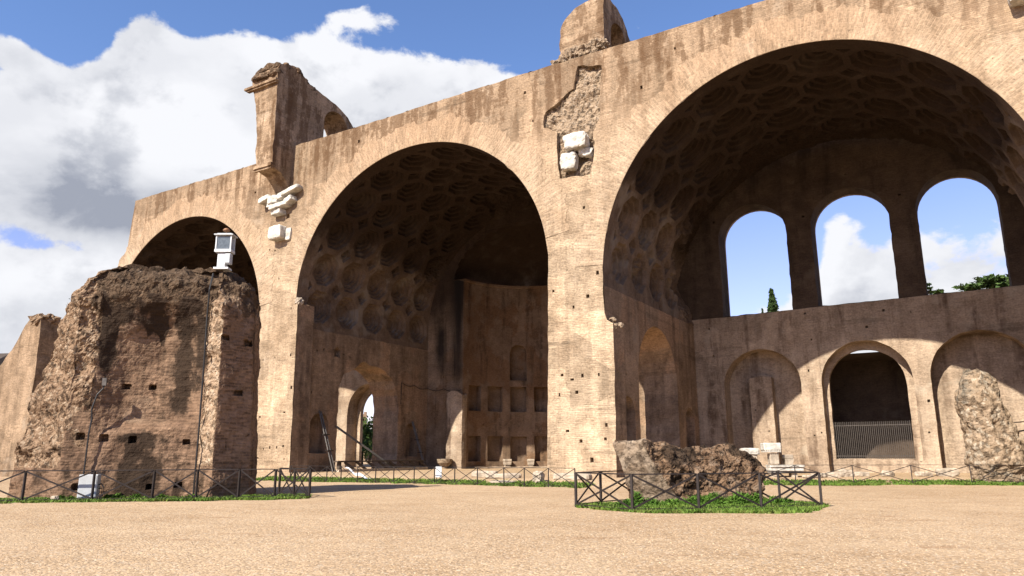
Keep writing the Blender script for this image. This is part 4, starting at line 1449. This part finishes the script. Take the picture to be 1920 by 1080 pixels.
o = loft('core', rings, [34, 56, 46, 16, 18, 24, 16], rk_amp, [M['tufa'], M['endface']], RK, attr=lambda V, sid: (.30 * sstep(V[:, 2], 1.2, 1.9) + .55 * sstep(fbm(V, .85, 4), .05, .5) + .35 * sstep(V[:, 0] * a_[0] + V[:, 1] * a_[1], .6, 2.2)) * (sid != 0), matsel=lambda V, sid: (sid == 0) * 1.0, freq=1.15, seed=3, smooth_k=1, octs=5)
# saddle in the top, as the block is hollowed along its upper edge
co = np.array([v.co[:] for v in o.data.vertices])
aa = co[:, 0] * a_[0] + co[:, 1] * a_[1]
prof = np.interp(aa, [-3, -2.6, -1.5, -.4, .5, 1.4, 1.9, 2.4], [1.92, 2.06, 2.02, 1.76, 1.72, 1.83, 1.80, 1.6])
kz = sstep(co[:, 2], .9, 1.9)
co[:, 2] += (prof - 1.88) * kz
for v, c in zip(o.data.vertices, co): v.co = c

TK = empty('leaning_masonry_chunk', (45.3, 8.0, .25), label='tall grey lichen-spotted chunk of fallen vault standing before right niche', cat='rock')
TU, TD = np.array([.853, .522]), np.array([-.522, .853])
rings = []
for z in np.linspace(-.5, 5.95, 90):
    l = float(np.interp(z, [-.3, .0, .8, 2.2, 3.4, 4.8, 5.5, 5.95], [.0, -.1, -.42, -.36, -.42, -.44, -.2, .15]))
    r = float(np.interp(z, [-.3, .0, .6, 1.7, 2.7, 4.3, 5.4, 5.7, 5.95], [2.5, 2.7, 2.9, 2.65, 2.3, 1.85, 1.6, 1.2, .8]))
    th = float(np.interp(z, [0, .8, 3, 5, 5.95], [1.1, 1.35, 1.15, .9, .35]))
    c = (l + r) / 2
    ring = []
    for k in range(10):
        a = 2 * PI * k / 10 + PI
        q = TU * (c + (r - l) / 2 * math.cos(a) * (1.0 if abs(math.cos(a)) > .9 else 1.02)) + TD * (th * math.sin(a))
        ring.append((q[0], q[1], z))
    rings.append(ring)
loft('core', rings, [14] * 10, lambda V, sid: np.full(len(V), .20), M['palestone'], TK, attr=lambda V, sid: .18 + .35 * fbm(V, .5, 3) + .25 * sstep(V[:, 2], 3.5, 5.5), freq=.8, seed=8, smooth_k=2)
q = TU * 1.75 + TD * 1.1
lump('brick_slab', (q[0], q[1], 4.2), (.8, .7, 2.6), M['palestone'], TK, .12, 5, n=18, power=5, rz=.55, tilt=.12)
lump('brick_slab', (TU[0] * 2.9, TU[1] * 2.9 + .2, .9), (1.6, 1.5, 2.4), M['palestone'], TK, .25, 6, n=18, power=4, rz=.4, tilt=-.1)
pr_ = MB()
pr_.bar((TU[0] * 2.1, TU[1] * 2.1, 3.0), (TU[0] * 5.2, TU[1] * 5.2 + .3, 3.25), .05)
pr_.bar((TU[0] * 2.3, TU[1] * 2.3, 2.5), (TU[0] * 5.2, TU[1] * 5.2 + .3, 2.95), .08)
pr_.build('iron_prop', M['iron'], TK)


# ------------------------------------------------------------------ iron fences
def fence(label, pts, h=1.06, w=.060, group='low iron fences with crossed braces', lean=.01):
    f0 = pts[0]
    e = empty('iron_fence', (f0[0], f0[1], 0), label=label, cat='fence', group=group)
    P3 = [Vector((x - f0[0], y - f0[1], float(gz(x, y)))) for x, y in pts]
    Z = Vector((0, 0, 1))
    for i, p_ in enumerate(P3):
        q = p_ + Vector((random.uniform(-lean, lean), random.uniform(-lean, lean), 0))
        MB().bar(p_ - Z * .1, q + Z * h, w, up=(1, 0, 0)).build('post', M['iron'], e)
    for a, b in zip(P3, P3[1:]):
        t = (b - a).normalized()
        a2, b2 = a + t * w * .5, b - t * w * .5
        MB().bar(a2 + Z * (h + .001), b2 + Z * (h + .001), w * .95, w * .5).build('top_rail', M['iron'], e)
        MB().bar(a2 + Z * .08, b2 + Z * .08, w * .7, w * .45).build('bottom_rail', M['iron'], e)
        nrm = Vector((-t.y, t.x, 0)) * .016
        MB().bar(a2 + Z * .10 + nrm, b2 + Z * (h - .03) + nrm, w * .36, w * .72).build('brace', M['iron'], e)
        MB().bar(a2 + Z * (h - .03) - nrm, b2 + Z * .10 - nrm, w * .36, w * .72).build('brace', M['iron'], e)
    return e


LA = np.array([15.9, -26.3])
lf = [LA + DS * s for s in (-4.5, -2.2, 0.02, 2.30, 4.33, 5.86, 7.36, 8.68, 9.98)]
lf += [lf[-1] + np.array([-1.0, .28]) * k for k in (1.25, 2.5)]
fence('long low iron fence with crossed braces before the left ruin', [tuple(q) for q in lf], 1.10, .072)
fence('small iron fence boxing in the dark fallen block', [(38.2, -13.0), (34.36, -16.98)][:0] + [(39.62, -14.36), (41.04, -15.24), (39.59, -16.83), (38.16, -18.37), (36.63, -19.75), (34.31, -18.75), (34.0, -17.0), (33.9, -15.2)][1:6] + [(34.36, -16.98), (34.9, -14.6), (37.3, -13.2), (39.62, -14.36), (41.04, -15.24)], 1.06, .070)
fence('thin distant iron fence across the middle vault', [(x, -6.6) for x in (7.9, 9.6, 11.1, 12.3, 13.65, 15.08, 16.46, 17.96, 19.4, 20.8, 22.3, 24.0, 25.24, 26.66, 28.17)], .95, .045)
fence('thin distant iron fence across the right vault', [(31.5 + 3.02 * k * .895, -.2 + 3.02 * k * .446) for k in np.arange(0, 8.2, 1.0)], 1.0, .045)


# ------------------------------------------------------------------ marble and stone fragments in the right bay
TUo = np.array([36.5, 5.5])


def uw(u, w=0.0):
    q = TUo + TU * u + TD * w
    return float(q[0]), float(q[1])


A31 = math.atan2(.522, .853)
x, y = uw(-.76)
e = empty('cornice_slab', (x, y, .30), A31, label='long moulded marble slab resting on two stone feet behind far fence', cat='marble fragment')
m = MB().box((0, 0, .52), (1.92, .8, .34), bev=.03).box((0, -.05, .63), (1.98, .86, .14), bev=.03).box((0, 0, .30), (1.8, .72, .10))
m.build('slab', M['marble'], e)
MB().box((-.7, 0, .08), (.35, .5, .36), taper=.9).build('foot', M['stone'], e)
MB().box((.45, 0, .08), (.35, .5, .36), taper=.9).build('foot', M['stone'], e)
x, y = uw(-1.35, .1)
e = empty('marble_pedestal', (x, y, 1.02), A31, label='white marble block on stump with toothed carved edge', cat='marble fragment')
MB().box((0, 0, .32), (.52, .5, .62), bev=.03).build('stump', M['stone'], e)
m = MB().box((-.1, 0, 1.00), (1.0, .75, .44), bev=.05).box((-.1, 0, .74), (.92, .66, .10))
for i in range(8): m.box((-.52 + i * .12, -.34, .75), (.07, .06, .12))
m.build('carved_block', M['marble'], e)
x, y = uw(-2.55, .6)
lump('marble_block', (x, y, 1.75), (1.0, .8, .40), M['marble'], None, .06, 41, power=9, rz=A31)
tag(COL.objects[-1], 'flat white marble block showing just above dark fallen block', 'marble fragment')
x, y = uw(-2.55, .6)
MB().box((x, y, .95), (.7, .6, 1.22), A31, bev=.03).build('stone_plinth', M['stone'])
tag(COL.objects[-1], 'square stone plinth half hidden behind dark fallen block', 'plinth')
x, y = uw(-.45, .4)
e = empty('stone_bracket', (x, y, 1.0), A31, label='small stepped stone bracket standing on the marble slab', cat='stone fragment')
MB().box((0, 0, .46), (.62, .5, .22), bev=.03).box((.05, 0, .17), (.42, .42, .36), taper=1.25).build('bracket', M['stone'], e)
frag = [(1.9, -.4, .9, .32, 'long white kerb stone leaning by the doorway', .0), (2.9, .4, .9, .45, 'squared white stone below the barred doorway', .1), (4.1, 1.2, 1.0, .3, 'low white threshold stone right under the bars', .0), (8.7, .2, 1.15, .5, 'large white squared stone at foot of right niche', -.05), (7.4, .3, .9, .3, 'broken white slab between doorway and right niche', .08), (.75, -.7, .5, .22, 'small bright stone chip right of the marble slab', .2), (1.2, -.3, .4, .25, 'rough pale stone lump right of the marble slab', .3), (.2, -.9, .45, .16, 'flat pale stone lying under the marble slab', .1), (5.6, .9, .6, .35, 'upright pale stone stub below the barred doorway', .2)]
for i, (u, w, sx, sz, lb, tl) in enumerate(frag):
    x, y = uw(u, w)
    lump('stone_block', (x, y, .28 + sz * .45), (sx, .6, sz), M['stone'], None, .12, 50 + i, n=12, power=7, rz=A31 + tl * 3, tilt=tl)
    tag(COL.objects[-1], lb, 'stone', 'loose stones at the foot of the right bay')
for i, (x, y, sx, sz, lb) in enumerate(((23.2, -5.4, 1.5, .16, 'bright white marble slab lying behind the middle fence'), (25.2, -5.0, .5, .62, 'small upright stone stub behind the middle fence'), (22.0, -3.5, 2.1, .3, 'long low broken stone in front of the apse'), (26.6, -3.8, 2.2, .38, 'cracked stone step at foot of middle pier'), (20.0, -2.4, 1.6, .4, 'rough grey stone lump near the apse pier'))):
    lump('stone_block', (x, y, float(gz(x, y)) + sz * .4), (sx, .7, sz), M['stone'], None, .15, 70 + i, n=12, power=6, rz=random.uniform(-.2, .4))
    tag(COL.objects[-1], lb, 'stone', 'loose stones before the middle vault')

# barred railing in the central doorway
e = empty('bar_railing', (39.25, YB + 1.02 + .22, 1.22), 0, label='dark vertical bar railing closing the central doorway of right bay', cat='railing')
n_b = 40
for i in range(n_b):
    x = -2.48 + 4.96 * i / (n_b - 1)
    MB().bar((x, 0, 0.02), (x, 0, 2.62 + .03 * (i % 2)), .042, up=(0, 1, 0)).build('bar', M['railbar'], e)
for z in (.22, 2.38):
    MB().bar((-2.52, .04, z), (2.52, .04, z), .045, .06).build('rail', M['railbar'], e)


# ------------------------------------------------------------------ scaffolding leftovers in the middle bay
def poles(label, top_, bot, n, spread, r=.055):
    e = empty('pole_bundle', bot, label=label, cat='poles', group='grey steel poles leaning in the middle bay')
    T = Vector(top_) - Vector(bot)
    for i in range(n):
        o1 = Vector((random.uniform(-.1, .1), (i - (n - 1) / 2) * spread, 0))
        k = random.uniform(.93, 1.03)
        MB().tube([o1 * 1.0, o1 * .8 + T * k], r, 8).build('pole', M['pole'], e)
    for f_ in (.35, .62):
        c = T * f_
        MB().box(c, (.35, n * spread + .12, .07)).build('tie', M['iron'], e)
    return e


poles('thick bundle of grey poles leaning in the near niche', (.25, 3.1, 5.0), (1.9, 3.3, .3), 4, .13)
poles('thin bundle of grey poles leaning in the far niche', (.25, 14.9, 4.6), (1.9, 14.9, .3), 2, .13)
e = empty('shoring_beam', (2.6, 9.6, .55), label='long grey beam slanting down from the passage to the rack', cat='beam')
MB().bar((0, 0, 0), (-2.45, -4.6, 3.4), .14, .16).build('beam', M['pole'], e)
MB().box((0, 0, -.1), (.3, .3, .12)).build('shoe', M['iron'], e)
e = empty('timber_rack', (2.6, 3.0, .30), label='long dark timber rack with slanting struts before the passage', cat='rack')
MB().box((0, 5.2, .80), (.5, 11.0, .12)).build('top_beam', M['beam'], e)
for i in range(8):
    y = .6 + i * 1.35
    MB().bar((.1, y, .74), (.3, y + .95, .15), .16).build('strut', M['beam'], e)
MB().box((.35, 5.2, .10), (.3, 11.2, .2)).build('foot_beam', M['stone'], e)
for y in (.1, 10.5):
    MB().box((0, y, .37), (.3, .2, .74)).build('leg', M['beam'], e)
m = MB()
nx_, ny_ = 12, 10
g = []
for i in range(nx_):
    for j in range(ny_):
        u, w_ = i / (nx_ - 1), j / (ny_ - 1)
        g.append((1.9 * u + .1 * math.sin(w_ * 7), .9 * w_ - .2 * u, .12 + .65 * (1 - u) * (1 - .5 * w_) + .08 * math.sin(u * 9 + w_ * 5) + .06 * math.sin(w_ * 11)))
m.add(g, grid_faces(nx_, ny_))
o = m.build('plastic_sheet', M['tarp'])
o.location = (11.6, -5.6, .05)
tag(o, 'crumpled white plastic sheet hanging down behind the middle fence', 'plastic sheet')
e = empty('stone_basin', (3.25, 16.1, .30), label='half-round stone basin standing by the apse corner', cat='basin')
MB().lathe((0, 0, 0), [(.28, 0), (.25, .22), (.42, .30), (.66, .55), (.74, .92), (.66, .92), (.55, .6), (.1, .5)], 22).build('bowl', M['palestone'], e)
e = empty('notice_board', (19.25, -6.0, .05), label='small white notice board behind the middle fence', cat='sign')
MB().box((0, 0, .62), (.42, .04, .60)).build('panel', M['whitepaint'], e)
MB().box((-.15, .03, .3), (.04, .03, .66)).build('leg', M['iron'], e)
MB().box((.15, .03, .3), (.04, .03, .66)).build('leg', M['iron'], e)

pts_ = [(.12, 13.3, 6.2), (.12, 13.35, 8.25)]
for a0, b0, nsw in (((.12, 13.35, 8.25), (.12, 17.2, 8.0), 2), ((.12, 17.2, 8.0), (4.3, 17.15, 7.65), 2)):
    for k in range(1, nsw * 6 + 1):
        t = k / (nsw * 6)
        pts_.append(tuple(a0[i] + (b0[i] - a0[i]) * t - (.22 * abs(math.sin(PI * t * nsw)) if i == 2 else 0) for i in range(3)))
m = MB()
m.tube(pts_, .028, 5)
o = m.build('wall_cable', M['blackpipe'])
tag(o, 'thin black cable sagging along wall corner beside the apse', 'cable')

# ------------------------------------------------------------------ grass and weeds
fl = [tuple(q) for q in lf[:9]]
blades('grass_strip', strip_pts(fl, 1.9, .75, 26000, .6), .10, M['grass'], 'bright grass strip along foot of the left ruin', 'grass')
blades('grass_strip', strip_pts([(4, -5.9), (28.6, -5.9)], .9, .8, 16000, .7), .13, M['grass'], 'thin grass strip along the middle fence', 'grass')
blades('grass_strip', strip_pts([(30.6, -.6), (52, 10.1)], .9, 1.0, 14000, .7), .14, M['grass'], 'thin grass strip along the right fence', 'grass')
n = 26000
ang = RNG.uniform(0, 2 * PI, n)
rad = np.sqrt(RNG.uniform(0, 1, n))
la, lb = ang, rad
ex = 4.0 * rad * np.cos(ang) * (1 + .08 * np.sin(3 * ang))
ey = 2.6 * rad * np.sin(ang) * (1 + .10 * np.sin(5 * ang + 1))
xy = np.array([37.95, -16.75]) + ex[:, None] * a_ + ey[:, None] * b_
blades('grass_patch', xy, .10, M['grass'], 'grass patch around the dark fallen block', 'grass')


def weeds(name, centres, n, hgt, label):
    pts, zz = [], []
    for (x, y, r, h) in centres:
        q = RNG.normal(0, .45, (n, 3)) * np.array([r, r, 1])
        d2 = np.hypot(q[:, 0], q[:, 1]) / r
        z = RNG.uniform(0, 1, n) * h * np.clip(1.15 - .7 * d2, .1, 1)
        pts.append(np.stack([x + q[:, 0], y + q[:, 1]], 1))
        zz.append(z)
    blades(name, np.concatenate(pts), hgt, M['weed'], label, 'weeds', np.concatenate(zz), tilt=1.1)


wc = []
for s, h, r in ((-2.35, .62, .28), (-1.9, .35, .35), (-1.2, .28, .4), (-.7, .30, .35), (-.1, .42, .35), (.25, .58, .40), (.8, .42, .35), (1.3, .50, .32), (1.75, .52, .36), (2.2, .36, .35), (2.7, .25, .4), (-2.7, .3, .45), (-.4, .5, .4), (1.05, .6, .4), (.0, .3, .6), (1.6, .3, .6)):
    q = np.array([37.4, -15.7]) + a_ * s + b_ * (-.55 + .12 * math.sin(s * 5))
    wc.append((q[0], q[1], r, h))
weeds('weed_clump', [(x_, y_, r_, h_ * .72) for x_, y_, r_, h_ in wc], 520, .075, 'leafy green weeds growing up around the dark fallen block')
wc = []
for s in (1.0, 1.35, 2.6, 2.9, 3.6, 4.5, 5.6, 6.3):
    q = np.array([15.06, -25.45]) + DS * s + DT * (-.35)
    wc.append((q[0], q[1], .22, random.uniform(.12, .3)))
weeds('weed_clump', wc, 200, .07, 'small weeds sprouting along foot of the left ruin')
# scattered pebbles on the court close by
n = 26000
dd = 7.5 + 16 * RNG.uniform(0, 1, n) ** 1.4
th = RNG.uniform(-.72, .72, n)
fwd = np.array([-.5216, .8532]); rgt = np.array([.8532, .5216])
xy = np.array([45.21, -40.44]) + (np.cos(th) * dd)[:, None] * fwd + (np.sin(th) * dd)[:, None] * rgt
sz = RNG.uniform(.006, .018, n)
z = .035 * fbm(np.concatenate([xy, np.zeros((n, 1))], 1), .22, 3) + gz(xy[:, 0], xy[:, 1])
oc = np.array([(1, 0, 0), (0, 1, 0), (-1, 0, 0), (0, -1, 0), (0, 0, .7)])
V = np.stack([xy[:, 0], xy[:, 1], z], 1)[:, None, :] + oc[None] * (sz[:, None, None] * RNG.uniform(.6, 1.4, (n, 5, 1)))
Fq = (np.arange(n)[:, None, None] * 5 + np.array([(0, 1, 4), (1, 2, 4), (2, 3, 4), (3, 0, 4)])[None]).reshape(-1, 3)
pm = plain('pebble', (.50, .36, .23), .95, var=.55, scale=25.0)
tag(mesh('pebbles', V.reshape(-1, 3), Fq.tolist(), pm), 'loose tan pebbles strewn over the near gravel', 'pebbles', kind='stuff')


# ------------------------------------------------------------------ trees and far things beyond the ruins
def leaves(name, P, size, mat, parent, flat=.0):
    n = len(P)
    d1 = RNG.normal(size=(n, 3)); d1[:, 2] *= (1 - flat)
    d2 = RNG.normal(size=(n, 3)); d2[:, 2] *= (1 - flat)
    d1 /= np.linalg.norm(d1, axis=1)[:, None]
    d2 /= np.linalg.norm(d2, axis=1)[:, None]
    s = size * RNG.uniform(.5, 1.3, n)[:, None]
    V = np.stack([P - d1 * s, P + d2 * s * .6, P + d1 * s, P - d2 * s * .6], 1).reshape(-1, 3)
    return mesh(name, V, np.arange(n * 4).reshape(n, 4).tolist(), mat, parent)


def tree(name, loc, h, label, kind, n=2500, r=2.0, cat='tree', leaf=.22):
    e = empty(name, loc, label=label, cat=cat)
    if kind == 'cypress':
        MB().tube([(0, 0, 0), (.05, 0, h * .5), (0, 0, h * .92)], [.25, .15, .03]).build('trunk', M['bark'], e)
        z = RNG.uniform(.06, 1, n)
        prof = np.interp(z, [0, .1, .35, .7, .9, 1], [.5, .9, 1, .72, .35, .05]) * r
        a = RNG.uniform(0, 2 * PI, n)
        rr = prof * np.sqrt(RNG.uniform(.25, 1, n)) * (1 + .22 * np.sin(a * 3 + z * 14))
        leaves('crown', np.stack([rr * np.cos(a), rr * np.sin(a), z * h], 1), leaf, M['cypress'], e)
    elif kind == 'pine':
        th = h * .72
        MB().tube([(0, 0, 0), (.2, .1, th * .6), (0, 0, th), (.2, 0, h * .9)], [.5, .38, .3, .1]).build('trunk', M['bark'], e)
        Ps = []
        lb = MB()
        for k in range(22):
            a = RNG.uniform(0, 2 * PI); rr = r * math.sqrt(RNG.uniform(.1, 1))
            c = np.array([rr * math.cos(a), rr * math.sin(a), h - .10 * h * (rr / r) ** 2 - RNG.uniform(0, .12 * h)])
            lb.tube([(0, 0, th * .95), tuple(c * .6 + np.array([0, 0, th * .4])), tuple(c)], [.14, .08, .03], 5)
            q = RNG.normal(0, .4, (n // 22, 3)) * np.array([1.7, 1.7, .30]) * min(1.0, r / 4)
            Ps.append(c + q)
        lb.build('branches', M['bark'], e)
        leaves('crown', np.concatenate(Ps), leaf, M['pine'], e, .55)
    else:
        th = h * .45
        MB().tube([(0, 0, 0), (.1, 0, th), (0, .1, h * .8)], [.35, .25, .06]).build('trunk', M['bark'], e)
        Ps = []
        for k in range(14):
            a = RNG.uniform(0, 2 * PI); rr = r * math.sqrt(RNG.uniform(0, .7))
            c = np.array([rr * math.cos(a), rr * math.sin(a), RNG.uniform(.42, .92) * h])
            Ps.append(c + RNG.normal(0, .42, (n // 14, 3)) * r * .55)
        leaves('crown', np.concatenate(Ps), leaf, M['tree'], e)
    return e


CX, CY = 45.21, -40.44
def far(dx, dy, dist): return (CX + dx * dist, CY + dy * dist)
x, y = far(-.2, .98, 118)
tree('cypress_tree', (x, y, -.5), 26.9, 'tall dark cypress seen through the left window of right bay', 'cypress', 7000, 1.9, leaf=.30)
x, y = far(-.2125, .977, 120)
tree('cypress_tree', (x, y, -.5), 24.4, 'thin small cypress left of the tall one in left window', 'cypress', 900, .6, leaf=.22)
x, y = far(-.2065, .978, 120)
tree('cypress_tree', (x, y, -.5), 23.3, 'low dark bush top between two cypresses in left window', 'cypress', 900, .7, leaf=.22)
x, y = far(.070, .998, 112)
tree('umbrella_pine', (x, y, -.5), 25.7, 'spreading green pine at right edge of the right window', 'pine', 9000, 6.5, leaf=.36)
x, y = far(-.0195, 1.0, 110)
tree('umbrella_pine', (x, y, -.5), 24.3, 'small dark pine tip at left edge of the right window', 'pine', 1600, 1.6, leaf=.3)
x, y = far(-.679, .734, 105)
tree('broadleaf_tree', (x, y, -.5), 7.0, 'green leafy tree seen through the passage doorway', 'tree', 2600, 2.6, leaf=.25)
x, y = far(-.672, .741, 112)
tree('broadleaf_tree', (x, y, -.5), 6.0, 'low dark leafy tree behind the passage doorway', 'tree', 2200, 2.6, leaf=.25)
x, y = far(-.682, .732, 185)
e = empty('far_tower', (x, y, 0), .75, label='small square brick tower far beyond the passage doorway', cat='tower')
m = MB().box((0, 0, 5.5), (3.0, 3.0, 11.4))
for i in (-1, 0, 1):
    for j in (-1, 1):
        m.box((i * 1.1, j * 1.4, 11.45), (.6, .2, .5)); m.box((j * 1.4, i * 1.1, 11.46), (.2, .6, .5))
m.build('shaft', M['towerbrick'], e)
MB().box((0, 0, 8.9), (3.3, 3.3, .25)).build('string_course', M['stone'], e)
for dy in (-.7, .7): MB().box((1.51, dy, 7.6), (.06, .5, .9)).build('window', M['darkvoid'], e)
x, y = far(-.668, .745, 190)
e = empty('far_house', (x, y, 0), .8, label='pale flat-roofed house beside the far tower', cat='house')
MB().box((0, 0, 3.6), (9, 6, 7.4)).build('wall', M['towerbrick'], e)
MB().box((0, 0, 7.4), (9.6, 6.6, .3)).build('roof', M['stone'], e)
x, y = far(-.93, .39, 95)
e = empty('far_house', (x, y, 0), .4, label='dark-roofed house peeping over the left wall', cat='house')
MB().box((0, 0, 5.3), (8, 7, 10.6)).build('wall', M['towerbrick'], e)
m = MB()
m.add([(-4.5, -4, 10.5), (4.5, -4, 10.5), (4.5, 4, 10.5), (-4.5, 4, 10.5), (-3, 0, 12.2), (3, 0, 12.2)], [(0, 1, 5, 4), (1, 2, 5), (2, 3, 4, 5), (3, 0, 4), (3, 2, 1, 0)])
m.build('roof', M['beam'], e)
# a few dry sprigs on the left ruin's shoulder
m_pts = []
for k in range(7):
    m_pts.append(RNG.normal(0, .12, (12, 3)) + np.array([k * .07 - .2, 0, .15 + .05 * k]))
e = empty('dry_shrub', (14.62, -24.75, 7.3), label='sparse dry sprigs on the shoulder of the left ruin', cat='shrub')
mm = MB()
for k in range(10):
    mm.tube([(0, 0, -.3), (random.uniform(-.3, .2), random.uniform(-.2, .2), random.uniform(.15, .5))], [.012, .005], 4)
mm.build('stems', M['bark'], e)
leaves('leaves', np.concatenate(m_pts), .035, M['tree'], e)
